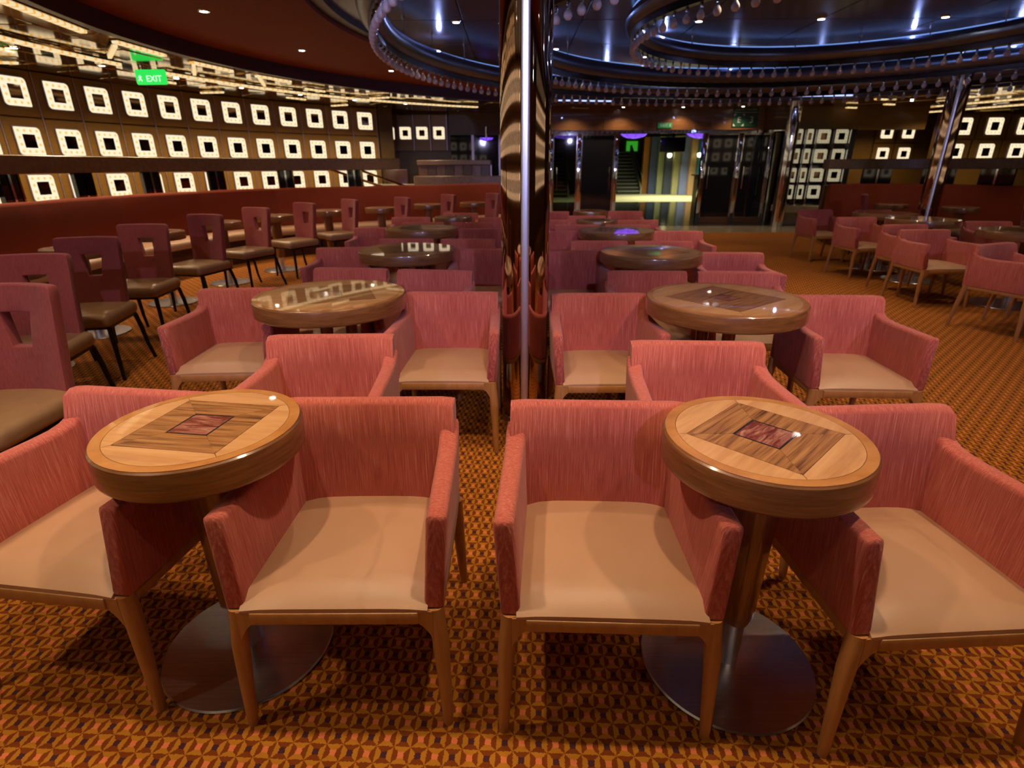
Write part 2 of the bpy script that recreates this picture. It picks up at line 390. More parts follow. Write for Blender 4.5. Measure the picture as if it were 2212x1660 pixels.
struct('wall_bar_side', 'dark mirrored wall beside the bar', mk('wall_bar_side', box(-1.5, .9, 15.0, 15.2, 0, 2.05), M_blackglass))
struct('wall_bar_header', 'olive brown header above the dark mirrors', mk('wall_bar_header', box(-1.5, .9, 14.9, 15.2, 2.05, 2.9), M_brown2))
for i, xx in enumerate((-.95, -.28, .35)):
    struct('trim_%d' % (i+1), 'slim metal mullion of the dark mirror wall', mk('trim', box(xx-.03, xx+.03, 14.94, 15.0, 0, 2.05), M_strip))

# --- rail with posts above the left sofa, handrail
def smooth_poly(pts, n=8):
    out = []
    P = [Vector(p) for p in pts]
    for i in range(len(P)-1):
        p0, p1, p2, p3 = P[max(i-1, 0)], P[i], P[i+1], P[min(i+2, len(P)-1)]
        for k in range(n):
            t = k/n; out.append(tuple(.5*((2*p1)+(p2-p0)*t+(2*p0-5*p1+4*p2-p3)*t*t+(3*p1-p0-3*p2+p3)*t*t*t)))
    out.append(tuple(P[-1])); return out
SOFA = smooth_poly([(-4.75, 3.4), (-4.97, 5.64), (-4.83, 7.56), (-4.0, 9.28), (-2.15, 10.45), (-.22, 11.65)], 8)
RAILP = SOFA[:34]
rail = thing('rail_parapet', 'brown stone rail on dark posts behind the long curved sofa', 'rail')
obj('rail_band', mk('rail_band', polyband(RAILP, .22, .50, 1.285, 1.475), M_rail, .01, 1), rail)
obj('lower_wall', mk('lower_wall', polyband(RAILP, .24, .34, 0, .98), M_brown2), rail)
acc = 0; k = 0
post_me = mk('post', box(-.11, .11, -.03, .03, .98, 1.285), M_blackglass, .004, 1)
pstrip_me = mk('post_strip', box(-.014, .014, -.045, -.028, .98, 1.285), M_chrome)
pedge_me = mk('post_edge', box(.112, .135, -.04, .03, .98, 1.285), M_goldmir)
for i in range(2, len(RAILP)-2, 4):
    d = (Vector(RAILP[i+1])-Vector(RAILP[i-1])).normalized(); nx, ny = -d.y, d.x
    p = (RAILP[i][0]+nx*.30, RAILP[i][1]+ny*.30, 0); rz = math.atan2(d.y, d.x)
    q = obj('post', post_me, rail, p, rz); obj('post_strip', pstrip_me, q); obj('post_edge', pedge_me, q)
tag(obj('handrail', mk('handrail', tube([(-3.35, 10.9, 1.30), (-2.9, 11.1, 1.13), (-2.35, 11.35, .93)], .022, 8), M_goldmir)), 'slanting brass handrail at the end of the stone rail', 'handrail')
tag(obj('handrail', mk('handrail', tube([(-2.95, 11.3, 1.30), (-2.45, 11.5, 1.10), (-2.0, 11.7, .93)], .022, 8), M_goldmir)), 'shorter brass handrail nearest the bar', 'handrail')

# --- ceilings
ceil = struct('ceiling', 'blue lit satin ceiling of square panels inside the ring', mk('ceiling', box(-3.2, 9.2, .2, 12.6, 2.80, 2.9), M_blue))
tile_me = mk('ceiling_panel', box(-.628, .628, -.628, .628, -.012, .012), M_blue, .004, 1)
for i in range(-4, 5):
    for j in range(-4, 5):
        x, y = 3.3-.635+1.27*i, 6.84-.635+1.27*j
        if math.hypot(x-CX, y-CY) < 5.3: obj('ceiling_panel', tile_me, ceil, (x+.635*0, y, 2.792))
soff = struct('ceiling_soffit', 'broad dark red wood soffit ring around the blue ceiling', mk('ceiling_soffit', arcband((CX, CY), 4.73, 6.74, 2.70, 2.775, rad(-45), rad(315), 120), M_soffit))
obj('inner_lip', mk('inner_lip', arcband((CX, CY), 4.60, 4.73, 2.735, 2.80, rad(-45), rad(315), 120), M_fascia), soff)
obj('outer_fascia', mk('outer_fascia', arcband((CX, CY), 6.70, 6.80, 2.535, 2.72, rad(-45), rad(315), 120), M_fascia), soff)
gold = struct('ceiling_gold', 'gold mirror ceiling tiles between the soffit and the lit wall', mk('ceiling_gold', arcband((CX, CY), 6.78, 9.9, 2.60, 2.7, rad(96), rad(281), 66), M_fascia))
gold2 = struct('ceiling_gold_right', 'gold mirror ceiling tiles on the right side of the room', mk('ceiling_gold_right', arcband((CX, CY), 6.78, 16.5, 2.60, 2.7, rad(-80), rad(62), 40), M_fascia))
def gold_tiles(parent, a0, a1, radii, step):
    for q in range(len(radii)-1):
        R0, R1 = radii[q], radii[q+1]; n = max(2, round(rad(a1-a0)*(R0+R1)/2/step)); da = rad(a1-a0)/n; rm = (R0+R1)/2
        g = .006
        for b in range(n):
            a = rad(a0)+da*(b+.5); m = 3; out = []
            loop = [(R1-g, -da/2+g/R1), (R1-g, 0), (R1-g, da/2-g/R1), (R0+g, da/2-g/R0), (R0+g, -da/2+g/R0)]
            poly = [(r*cos(t)-rm, r*sin(t)) for r, t in loop]
            if b == 0: me = mk('ceiling_tile', prism(poly, 0, .03), M_goldmir, .004, 1)
            o = obj('ceiling_tile', me, parent, (CX+rm*cos(a), CY+rm*sin(a), 2.55+random.uniform(0, .012)), a)
            o.rotation_euler = (random.uniform(-.011, .011), random.uniform(-.011, .011), a)
gold_tiles(gold, 98, 226, (6.82, 7.22, 7.74, 7.90, 8.40, 8.98, 9.62), .62)
gold_tiles(gold2, -25, 60, (6.82, 7.6, 8.6, 9.6, 11.0, 12.6, 14.5), 1.0)
struct('ceiling_entrance', 'brown lacquer ceiling before the glass doors', mk('ceiling_entrance', arcband((CX, CY), 6.78, 9.2, 2.56, 2.66, rad(61.5), rad(98.5), 20), M_brownceil))
struct('ceiling_bar', 'dark ceiling over the bar recess', mk('ceiling_bar', box(-5, .95, 13.6, 15.4, 2.72, 2.8), M_brownceil))

# lit strips in the gold ceiling
def arc_strip(label, R, a0, a1, w=.09, n=12):
    a0, a1 = rad(a0), rad(a1); am = (a0+a1)/2
    t = thing('light_strip', label, 'light strip', (CX, CY, 2.545), 0, 'lit strips in the gold ceiling')
    obj('metal_channel', mk('metal_channel', arcband((0, 0), R-w/2-.015, R+w/2+.015, -.02, .0, a0, a1, n), M_goldmir), t)
    for q in range(n):      # lens sections, each with its own row of lamps
        b0, b1 = a0+(a1-a0)*q/n, a0+(a1-a0)*(q+1)/n; bm_ = (b0+b1)/2
        L = R*(b1-b0)
        obj('lens', mk('lens', box(-L/2+.004, L/2-.004, -w/2, w/2, -.045, -.018), M_stripglow, .006, 1), t, (R*cos(bm_), R*sin(bm_), 0), bm_+pi/2)
    return t
arc_strip('long dotted light strip curving left of the green exit sign', 7.82, 169.3, 196, n=8)
arc_strip('long dotted light strip curving right of the green exit sign', 7.82, 117.5, 164.4, n=14)
def straight_strip(label, p0, p1, w=.085, z=2.545, grp='lit strips in the gold ceiling'):
    d = Vector(p1)-Vector(p0); L = d.length; m = (Vector(p0)+Vector(p1))/2
    t = thing('light_strip', label, 'light strip', (m.x, m.y, z), math.atan2(d.y, d.x), grp)
    obj('metal_channel', mk('metal_channel', box(-L/2, L/2, -w/2-.015, w/2+.015, -.02, 0), M_goldmir), t)
    obj('lens', mk('lens', box(-L/2+.01, L/2-.01, -w/2, w/2, -.045, -.018), M_stripglow, .006, 1), t)
def chev(i, a0, a1, Ri=6.86, Ro=7.55, w=.07):
    straight_strip('lit strip hugging the soffit edge, %s of four chevrons from the left' % ORD[i], pol(Ri, a0)[:2], pol(Ri, a1)[:2], w)
    straight_strip('angled lit strip branching outward, %s of four chevrons from the left' % ORD[i], pol(Ri+.12, a0-1.6)[:2], pol(Ro, a0-6.5)[:2], w*.6)
for i, (a0, a1) in enumerate(((192.5, 182.5), (179, 172.5), (169, 163), (159.5, 154))): chev(i, a0, a1)
for i, (R, a) in enumerate(((8.3, 177), (9.1, 172), (8.5, 160), (9.0, 152), (8.6, 143), (9.1, 135), (7.3, 147), (7.4, 136))):  # glowing bars put in for lamp reflections in the mirror tiles
    d = rad(a+ (20 if i % 2 else 95)); p = Vector(pol(R, a)[:2]); v = Vector((cos(d), sin(d)))*.22
    straight_strip('short glowing stand-in for a reflected glint in the gold ceiling, %s counted from the left' % ORD[i], tuple(p-v), tuple(p+v), .045, grp='glowing stand-ins for glints in the gold ceiling')
# right side
straight_strip('long lit strip across the right alcove ceiling', (9.73, 15.5), (10.9, 12.9), .12, 2.53)
straight_strip('lit strip of the right alcove running towards the doors', (9.6, 15.4), (8.1, 14.3), .12, 2.53)
straight_strip('second lit strip nearer the soffit on the right', (9.2, 13.3), (9.95, 11.7), .09, 2.53)
for i, (x, y) in enumerate(((7.2, 12.0), (8.0, 13.0), (8.6, 11.6), (8.9, 14.2), (7.6, 13.7), (9.8, 14.6))):  # more reflected glints, put in as glowing bars
    straight_strip('short glowing stand-in for a reflected glint over the right alcove, %s of six' % ORD[i], (x-.15, y-.05), (x+.15, y+.05), .06, grp='glowing stand-ins for glints on the right')
tag(obj('ceiling_light_bar', mk('ceiling_light_bar', box(-.55, .55, -.02, .02, 0, .02), M_blueled2), None, (6.0, 11.9, 2.56), rad(-5)), 'thin bluish ceiling light bar near the right glass doors', 'ceiling light')
tag(obj('ceiling_light_bar', mk('ceiling_light_bar', box(-.55, .55, -.02, .02, 0, .02), M_blueled2), None, (1.5, 12.45, 2.545), rad(10)), 'thin bluish ceiling light bar right of the bronze column', 'ceiling light')

# --- entrance wall
YD = 14.2
hd = struct('wall_header', 'walnut header above the glass entrance doors', mk('wall_header', box(.9, 6.55, YD-.06, YD+.15, 2.09, 2.75), M_headwood))
for i, (x0, x1) in enumerate(((.9, 2.15), (2.15, 3.4), (3.4, 4.65), (4.65, 5.9), (5.9, 6.55))):
    obj('panel', mk('panel', box(x0+.004, x1-.004, YD-.075, YD-.06, 2.10, 2.74), M_headwood, .003, 1), hd)
struct('trim_4', 'polished metal lintel under the walnut header', mk('trim_4', box(.9, 6.55, YD-.09, YD+.1, 2.03, 2.09), M_chrome))
for i, xx in enumerate((.95, 1.62, 2.50, 4.58, 5.42, 6.17)):
    struct('trim_%d' % (i+5), 'chrome upright of the glass entrance', mk('trim', box(xx-.045, xx+.045, YD-.07, YD+.07, 0, 2.03), M_chrome, .01, 2))
def glass():
    k = N('smoky_glass'); g = k.n('ShaderNodeBsdfGlossy'); g.inputs['Roughness'].default_value = .03; g.inputs['Color'].default_value = (.8, .8, .8, 1)
    t = k.n('ShaderNodeBsdfTransparent'); t.inputs['Color'].default_value = (.42, .46, .42, 1)
    fr = k.n('ShaderNodeFresnel'); fr.inputs['IOR'].default_value = 1.5
    mx = k.n('ShaderNodeMixShader'); k.t.links.new(fr.outputs[0], mx.inputs[0]); k.t.links.new(t.outputs[0], mx.inputs[1]); k.t.links.new(g.outputs[0], mx.inputs[2])
    k.t.links.new(mx.outputs[0], k.t.nodes['Material Output'].inputs[0]); return k.m
M_glass = glass()
for i, (x0, x1, m, lb) in enumerate(((.995, 1.575, M_glass, 'narrow clear glass panel left of the entrance'), (1.665, 2.455, M_blackglass, 'dark glass door leaf left of the open entrance'),
                                (4.625, 5.375, M_blackglass, 'dark glass door leaf right of the open entrance'), (5.465, 6.125, M_blackglass, 'dark glass panel next to the lit mirrored corner'))):
    d = struct('door_%d' % (i+1), lb); d['kind'] = 'structure'
    d.location = ((x0+x1)/2, YD, 0); w = (x1-x0)/2
    obj('pane', mk('pane', box(-w+.03, w-.03, -.008, .008, .14, 1.99), m), d)
    obj('bottom_rail', mk('bottom_rail', box(-w, w, -.03, .03, .0, .14), M_headwood if i > 1 else M_chrome, .005, 1), d)
    obj('top_rail', mk('top_rail', box(-w, w, -.03, .03, 1.99, 2.03), M_chrome, .005, 1), d)
    for s in (-1, 1): obj('stile', mk('stile', box(s*w-.015-.015*s, s*w+.015-.015*s, -.028, .028, .14, 1.99), M_chrome, .004, 1), d)
    obj('handle', mk('handle', J(tube([((w-.1)*(1 if i in (1,) else -1), -.06, .8), ((w-.1)*(1 if i in (1,) else -1), -.06, 1.3)], .014, 8)), M_chrome), d)
# signs
s = thing('exit_sign', 'small green EXIT sign on the walnut header', 'sign', (3.58, YD-.09, 2.195))
obj('plate', mk('plate', box(-.165, .165, -.006, .014, -.055, .055), M_exitgreen2, .004, 1), s)
obj('lettering', text_mesh('lettering', 'EXIT', .085, M_white), s, (-.03, -.008, 0), 0, pi/2)
obj('running_figure', mk('running_figure', J(tube([(0, 0, .03), (.004, 0, .0)], .008, 6), tube([(0, 0, 0), (.018, 0, -.03)], .005, 5), tube([(0, 0, 0), (-.02, 0, -.025)], .005, 5), tube([(.02, 0, .015), (-.018, 0, .01)], .004, 5)), M_white), s, (.115, -.008, 0))
s = thing('assembly_sign', 'large dark green assembly station sign with E and 3 on the header', 'sign', (5.42, YD-.09, 2.36))
obj('plate', mk('plate', box(-.29, .29, -.006, .014, -.205, .205), M_signgreen, .004, 1), s)
obj('lettering', text_mesh('lettering', 'ASSEMBLY STATION', .055, M_white), s, (0, -.008, .155), 0, pi/2)
obj('divider', mk('divider', box(-.27, .27, -.009, -.004, .098, .106), M_white), s)
obj('lettering', text_mesh('lettering', 'E', .17, M_white), s, (-.14, -.008, -.06), 0, pi/2)
obj('lettering', text_mesh('lettering', '3', .20, M_white), s, (.15, -.008, -.06), 0, pi/2)
arrow = ([(0, 0, 0), (.055, 0, 0), (0, 0, .055), (0, -.003, 0), (.055, -.003, 0), (0, -.003, .055)], [(0, 1, 2), (5, 4, 3), (0, 3, 4, 1), (1, 4, 5, 2), (2, 5, 3, 0)])
am = mk('corner_arrow', arrow, M_white)
for sx, sz, ry in ((-.265, -.185, 0), (-.02, -.185, -pi/2), (-.265, .07, pi/2), (-.02, .07, pi)): obj('corner_arrow', am, s, (sx, -.006, sz), 0, 0, ry)
# green exit sign under the gold ceiling
s = thing('hanging_exit_sign', 'bright green lit exit sign hanging from the gold ceiling', 'sign', (-4.62, 8.05, 2.41), rad(62)-pi/2+rad(26))
obj('casing', mk('casing', box(-.20, .20, -.02, .02, -.075, .10), M_exit, .03, 3), s)
obj('lettering', text_mesh('lettering', 'EXIT', .10, M_whitelit), s, (.045, -.022, -.01), 0, pi/2)
obj('running_figure', mk('running_figure', J(tube([(0, 0, .03), (.004, 0, .0)], .009, 6), tube([(0, 0, 0), (.022, 0, -.035)], .006, 5), tube([(0, 0, 0), (-.022, 0, -.03)], .006, 5), tube([(.022, 0, .016), (-.02, 0, .01)], .005, 5)), M_whitelit), s, (-.135, -.022, 0))
obj('hanger', mk('hanger', J(box(-.12, -.10, -.005, .005, .10, .16), box(.10, .12, -.005, .005, .10, .16)), M_chrome), s)

# --- hall beyond the doors
wall_hall = struct('wall_hall', 'far hall wall of coloured upright panels')
cols = [(.40, .16, .03), (.06, .09, .22), (.30, .33, .20), (.05, .06, .11), (.35, .33, .18), (.16, .20, .42), (.42, .26, .14), (.01, .12, .22), (.20, .13, .04), (.22, .20, .42), (.40, .14, .03)]
cm = [grainy('hall_panel_%d' % i, tuple(x*.85 for x in c), c, (1, 1, 1), 3, .35) for i, c in enumerate(cols)]
xx = 6.45
for i, c in enumerate(cm):
    w = .34 if i % 2 else .28
    obj('panel', mk('panel', box(xx, xx+w, 29.0-.25*i, 29.3-.25*i, 0, 2.6), c, .01, 1), wall_hall); xx += w
for j, (sx, lb) in enumerate(((5.75, 'straight grey stair seen through the open entrance'), (1.95, 'dim grey stair seen through the left glass panel'))):
    st = thing('staircase', lb, 'stairs', (sx, 28.6 if j == 0 else 26.0, 0))
    for q in range(12):
        obj('tread', mk('tread', box(-.55, .55, .26*q-.03, .26*q+.28, .165*(q+1)-.05, .165*(q+1)), M_tread, .008, 1), st)
        obj('riser', mk('riser', box(-.55, .55, .26*q+.02, .26*q+.28, .165*q, .165*(q+1)-.05), M_riser), st)
    obj('handrail', mk('handrail', tube([(.6, -.1, .8), (.6, 3.0, 2.3)], .03, 8), M_tread), st)
    obj('stringer', mk('stringer', hexa([(.55, -.1, 0), (.62, -.1, 0), (.62, 3.1, 1.9), (.55, 3.1, 1.9), (.55, -.1, .3), (.62, -.1, .3), (.62, 3.1, 2.3), (.55, 3.1, 2.3)]), M_tread), st)
struct('wall_hall_back', 'dark back wall of the stair hall', mk('wall_hall_back', box(-6, 20, 33.0, 33.2, 0, 5), M_brown2))
obj('lit_panel', mk('lit_panel', box(6.35, 6.95, 32.9, 33.0, 2.05, 2.55), M_greenlit), None).parent = bpy.data.objects['wall_hall_back']
struct('wall_hall_left', 'dark side wall of the hall', mk('wall_hall_left', box(-2, -1.8, 15.2, 33, 0, 3), M_brown2))
struct('wall_hall_right', 'dark wall at the right of the hall', mk('wall_hall_right', hexa([(10.2, 26.2, 0), (10.6, 26.2, 0), (8.2, 14.6, 0), (8.0, 14.6, 0), (10.2, 26.2, 3), (10.6, 26.2, 3), (8.2, 14.6, 3), (8.0, 14.6, 3)]), M_brown2))
struct('ceiling_hall', 'dark blue hall ceiling', mk('ceiling_hall', box(-2, 14, 15.2, 27, 2.75, 2.9), grainy('hall_ceiling_blue', (.01, .03, .06), (.015, .04, .08), (1, 1, 1), 3, .4)))
tv = thing('television', 'black flat screen hanging in the far hall', 'television', (5.93, 22.0, 2.03))
obj('screen', mk('screen', box(-.46, .46, -.03, .03, -.25, .25), M_screen, .01, 1), tv); obj('mount', mk('mount', box(-.03, .03, .03, .07, .1, .73), M_black), tv)
bench = thing('counter', 'brown counter in the far hall', 'counter', (7.0, 20.0, 0))
obj('worktop', mk('worktop', box(-.8, .9, -.3, .3, .98, 1.04), M_headwood, .01, 1), bench); obj('body', mk('body', box(-.7, .8, -.2, .25, 0, .98), M_brown2), bench)
for i, (x, y, z, lb) in enumerate(((3.86, 19.0, 2.29, 'violet shell ceiling lamp above the open entrance'), (1.60, 18.0, 2.25, 'violet shell ceiling lamp behind the left glass panel'), (5.95, 19.0, 2.29, 'violet shell ceiling lamp at the right edge of the entrance'), (9.2, 17.0, 2.2, 'violet glow lamp beyond the mirrored corner'), (-.6, 14.8, 1.98, 'small violet lamp in the dark mirrors left of the column'))):
    t = thing('ceiling_lamp', lb, 'ceiling lamp', (x, y, z), 0, 'violet lamps of the hall'); R = .42 if i < 4 else .16
    prof = [(R*cos(rad(q*9)), -R*.42*sin(rad(q*9))) for q in range(11)]
    obj('shade', mk('shade', lathe([(max(r, 0.), z_) for r, z_ in prof], 24), M_violet), t)
    for q in range(8): obj('rib', mk('rib', tube([(R*1.01*cos(rad(a_))*cos(q*pi/4), R*1.01*cos(rad(a_))*sin(q*pi/4), -R*.43*sin(rad(a_))) for a_ in (0, 25, 50, 75)], .008, 5), M_black), t)
    obj('stem', mk('stem', lathe([(.03, 0), (.03, .25)], 10), M_chrome), t)
for i, (x, y, z) in enumerate(((2.28, 17.0, 1.62), (8.6, 27.2, 1.75), (9.3, 26.6, 1.75), (9.9, 26.2, 1.75), (7.5, 28.2, 1.75))):
    t = thing('wall_light', 'small greenish wall lamp deep in the hall, %s of five' % ORD[i], 'wall light', (x, y, z), 0, 'greenish lamps in the hall')
    obj('shade', mk('shade', lathe([(.0, -.1), (.07, -.09), (.11, .0), (.10, .08), (.0, .1)], 14), M_hallglow), t)
    obj('bracket', mk('bracket', box(-.02, .02, .0, .14, -.02, .02), M_chrome), t)
# --- mirrored corner and right alcove walls
wc = struct('wall_corner', 'corner of dark mirror panels with glowing squares as reflections', mk('wall_corner', box(6.30, 7.85, 13.72, 13.9, .45, 2.08), M_blackglass))
for i, xx in enumerate((6.42, 6.66, 6.90, 7.30, 7.68)):
    obj('chrome_fin', mk('chrome_fin', box(xx-.018, xx+.018, 13.6, 13.72, .45, 2.08), M_chrome, .005, 1), wc)
for r, zc in enumerate((1.93, 1.52, 1.11, .74)):  # glowing squares take the place of reflections in the mirrors
    for q, xx in enumerate((6.54, 6.78, 7.10, 7.50)):
        w = wall_lamp((xx, 13.70, zc), 0, 'glowing stand-in for a square reflected in the mirrored corner, row %s from top, %s from left' % (ORD[r], ORD[q]), 'stand-in reflections of the mirrored corner', frame_reflect, .88 if q > 1 else .5)
        if q < 2: w.scale = (.42, .8, .88)
        else: w.scale = (.82, .8, .82)
struct('wall_corner_base', 'pale stone ledge below the mirrored corner', mk('wall_corner_base', J(box(6.25, 7.9, 13.3, 13.9, .30, .45), box(6.3, 7.9, 13.5, 13.9, 0, .3)), M_palefloor, .01, 1))
tag(obj('mirror_column', mk('mirror_column', lathe([(.14, 0), (.14, 2.6)], 40), M_chrome), None, (6.2, 13.35, 0)), 'slim mirrored column at the corner right of the doors', 'column')
struct('wall_corner_header', 'gold brown header above the mirrored corner', mk('wall_corner_header', box(6.55, 9.5, 13.9, 14.1, 2.08, 2.7), M_panel))
wr = struct('wall_right', 'bronze brown panelled wall of the right alcove', mk('wall_right', box(10.9, 15.2, 15.36, 15.6, 0, 2.7), M_panel))
wr2 = struct('wall_right_recess', 'bronze brown recess wall further back on the right', mk('wall_right_recess', box(8.0, 12.9, 17.86, 18.1, 0, 2.9), M_panel))
for r, zc in enumerate((2.215, 1.615)):
    for q, xx in enumerate((10.55+.83, 11.38+.0, 12.16, 12.94)):
        if q == 0: continue
        obj('panel', mk('panel', box(-.37, .37, -.05, .02, -.29, .29), M_panel, .006, 1), wr, (xx-.05*r, 15.33, zc))
        wall_lamp((xx-.05*r, 15.27, zc), 0, 'lit square lamp, %s row of the right alcove wall, %s from the chrome pillar' % (('upper', 'lower')[r], ORD[q-1]), 'lit squares of the right alcove', s=1.12)
    for q, xx in enumerate((11.05, 11.68)):
        obj('panel', mk('panel', box(-.29, .29, -.05, .02, -.29, .29), M_panel, .006, 1), wr2, (xx, 17.83, zc))
        wall_lamp((xx, 17.77, zc), 0, 'lit square lamp, %s row of the right recess wall, %s from the left' % (('upper', 'lower')[r], ORD[q]), 'lit squares of the right recess', s=1.0)
struct('wall_right_side', 'dark side wall closing the right of the room', mk('wall_right_side', box(15.0, 15.2, 2, 15.4, 0, 2.7), M_panel))
struct('wall_alcove', 'dark violet lit opening beyond the mirrored corner', mk('wall_alcove', box(7.9, 9.6, 17.4, 17.5, 0, 2.6), M_blackglass))
RSOFA = smooth_poly([(9.2, 5.2), (8.6, 7.2), (7.95, 9.0), (7.15, 10.2), (5.75, 10.5)], 8)
rr = thing('rail_parapet', 'brown stone rail above the right sofa', 'rail')
RR = RSOFA[6:33]
obj('rail_band', mk('rail_band', polyband(RR, -.30, -.62, 1.26, 1.43), M_rail, .01, 1), rr)
obj('lower_wall', mk('lower_wall', polyband(RR, -.32, -.42, 0, .98), M_brown2), rr)
for i in range(1, len(RR)-2, 4):
    d = (Vector(RR[i+1])-Vector(RR[i-1])).normalized(); nx, ny = -d.y, d.x
    q = obj('post', mk('post', box(-.24, .24, -.03, .03, .98, 1.26), M_blackglass), rr, (RR[i][0]-nx*.38, RR[i][1]-ny*.38, 0), math.atan2(d.y, d.x))
    obj('post_strip', mk('post_strip', box(-.014, .014, .028, .045, .98, 1.26), M_chrome), q)

# ================================================================== columns
def column(loc, rad_, label, h, face):
    t = thing('column', label, 'column', loc, face)
    n = 40
    for s in (-1, 1):
        a0 = -pi/2+s*.17; prof = [(rad_, .05), (rad_, h)]
        V = []; F = []
        for i in range(n+1):
            a = a0+s*(pi-.17)*i/n; V += [(rad_*cos(a), rad_*sin(a), .05), (rad_*cos(a), rad_*sin(a), h)]
        for i in range(n): F.append((2*i, 2*i+2, 2*i+3, 2*i+1) if s > 0 else (2*i+2, 2*i, 2*i+1, 2*i+3))
        obj('bronze_shell', mk('bronze_shell', (V, F), M_copper), t)
    obj('core', mk('core', lathe([(rad_*.93, .0), (rad_*.93, h)], 32), M_dark), t)
    pr = [(rad_*.17*math.sin(q*pi/12), -rad_*.965-rad_*.06*math.cos(q*pi/12)) for q in range(-6, 7)]+[(rad_*.17, -rad_*.9), (-rad_*.17, -rad_*.9)]
    obj('chrome_strip', mk('chrome_strip', prism(pr, .05, h), M_satin, ang=60), t)
    obj('base_ring', mk('base_ring', lathe([(rad_*1.04, 0), (rad_*1.04, .045), (rad_*1.0, .055)], 40), M_chrome), t)
    return t
column((.07, 2.86, 0), .121, 'tall bronze mirror column with a chrome strip between the two table rows', 2.70, rad(-2))
column((5.82, 8.05, 0), .121, 'slim mirrored chrome column among the tables at the right', 2.80, rad(-35))

# ================================================================== ceiling rings with bulbs
def bulb_mesh():
    g = lathe([(.0, -.118), (.016, -.115), (.026, -.104), (.031, -.088), (.028, -.072), (.017, -.056), (.011, -.048)], 12)
    s_ = lathe([(.011, -.052), (.012, -.048), (.012, .0), (.009, .008)], 10)
    return mk('bulb', J(MI(g, 0), MI(s_, 1)), [M_bulb, M_chrome], smooth=True)
BULB = bulb_mesh()
def ring(label, R, zb, nb, h, w, rods, a_from, a_to):
    t = thing('ceiling_ring', label, 'chandelier', (RX, RY, 0))
    prof = []
    for i in range(13):            # a fat rounded chrome band
        a = 2*pi*i/12; prof.append((R+w*cos(a), zb+.06+h/2+h/2*sin(a)))
    V, F = lathe(prof[:-1]+[prof[-1]], 128)
    obj('chrome_band', mk('chrome_band', (V, F[:128*12]), M_ringchrome), t)
    obj('bulb_rail', mk('bulb_rail', arcband((0, 0), R-.028, R+.028, zb+.012, zb+.065, 0, 2*pi, 128), M_dark), t)
    obj('blue_led', mk('blue_led', arcband((0, 0), R+w*.2, R+w*.2+.02, zb+.06+h, zb+.075+h, 0, 2*pi, 96), M_blueled), t)
    for i in range(nb):
        a = 2*pi*i/nb; dg = math.degrees(a)
        if a_from <= dg <= a_to: obj('bulb', BULB, t, (R*cos(a), R*sin(a), zb+.012), a)
    rm = mk('rod', J(lathe([(.007, zb+.06+h*.9), (.007, 2.78)], 8), lathe([(.02, 2.765), (.02, 2.78)], 10)), M_chrome)
    for i in range(rods):
        a = 2*pi*i/rods; obj('rod', rm, t, (R*cos(a), R*sin(a), 0))
    return t
M_ringchrome = grainy('blue_tinted_chrome', (.15, .19, .28), (.21, .26, .37), (1, 1, 1), 3, .27, .8)
RINGS = [ring('outermost chrome ceiling ring fringed with hanging globe bulbs', 4.38, 2.36, 176, .20, .11, 36, 0, 235), ring('middle chrome ceiling ring fringed with hanging globe bulbs', 3.18, 2.38, 128, .20, .10, 28, 0, 220), ring('innermost chrome ceiling ring fringed with hanging globe bulbs', 2.02, 2.48, 84, .17, .09, 18, 0, 360)]

# ================================================================== downlights
def spot(loc, w, col, ang=100, blend=.6, size=.035):
    d = bpy.data.lights.new('downlight_beam', 'SPOT'); d.energy = w; d.color = col; d.spot_size = rad(ang); d.spot_blend = blend; d.shadow_soft_size = size
    return d
trim_me = mk('trim_ring', lathe([(.036, .004), (.036, -.006), (.052, -.006), (.055, .004)], 24), M_chrome)
lens_me = mk('lens', lathe([(0, -.001), (.034, -.001), (.034, .004)], 20), M_down)
def downlight(x, y, z, label, w, col=WARM, ang=100):
    t = thing('downlight', label, 'downlight', (x, y, z), 0, 'recessed downlights')
    obj('trim_ring', trim_me, t); obj('lens', lens_me, t)
    b = obj('beam', spot(None, w, col, ang), t, (0, 0, -.02))
    return t
for i, a in enumerate((182, 163, 145, 127, 110, 93, 76)):
    x, y, _ = pol(5.76, a); downlight(x, y, 2.698, 'recessed downlight in the dark red soffit, %s from the left edge' % ORD[i], SPOT_W*(1. if i < 4 else .7))
for i, (x, y) in enumerate(((-.74, 1.18), (.30, 1.12), (1.55, 1.20), (-1.9, 2.0), (-2.6, 4.0), (2.9, .6), (-.30, 2.15), (1.75, 2.0), (-.2, .0), (-1.9, .6), (1.3, -.45))):
    downlight(x, y, 2.698 if i < 8 else 2.543, 'unseen ceiling downlight overhead above the front tables, %s' % ORD[i], SPOT_W*(1.3 if i < 3 else 1.3 if i == 3 else .75 if i < 8 else 1.0 if i == 9 else .2))  # last ones are fill, added in the gold ceiling for chair fronts
for i, (x, y) in enumerate(((-.58, 6.91), (2.02, 6.92), (3.29, 6.84), (4.56, 6.78), (-.26, 10.1), (1.2, 10.4), (3.74, 10.18), (5.13, 10.0), (6.01, 8.01), (1.85, 4.75), (3.0, 5.2), (3.0, 4.2), (5.6, 5.4), (.2, 4.6), (1.9, 9.0), (.6, 8.4), (2.45, 2.5))):
    downlight(x, y, 2.778, 'recessed downlight in the blue ceiling, %s of seventeen' % ORD[i], SPOT_W*(.95 if 1.8 < x < 3.8 else .38))  # the last one is added to brighten the right-hand carpet
for i, (x, y, z) in enumerate(((2.53, 13.8, 2.56), (3.89, 13.85, 2.56), (5.2, 13.75, 2.56), (1.4, 13.75, 2.56))):
    downlight(x, y, z-.004, 'recessed downlight in front of the walnut header, %s from the left' % ORD[i], SPOT_W*.5, ang=130)
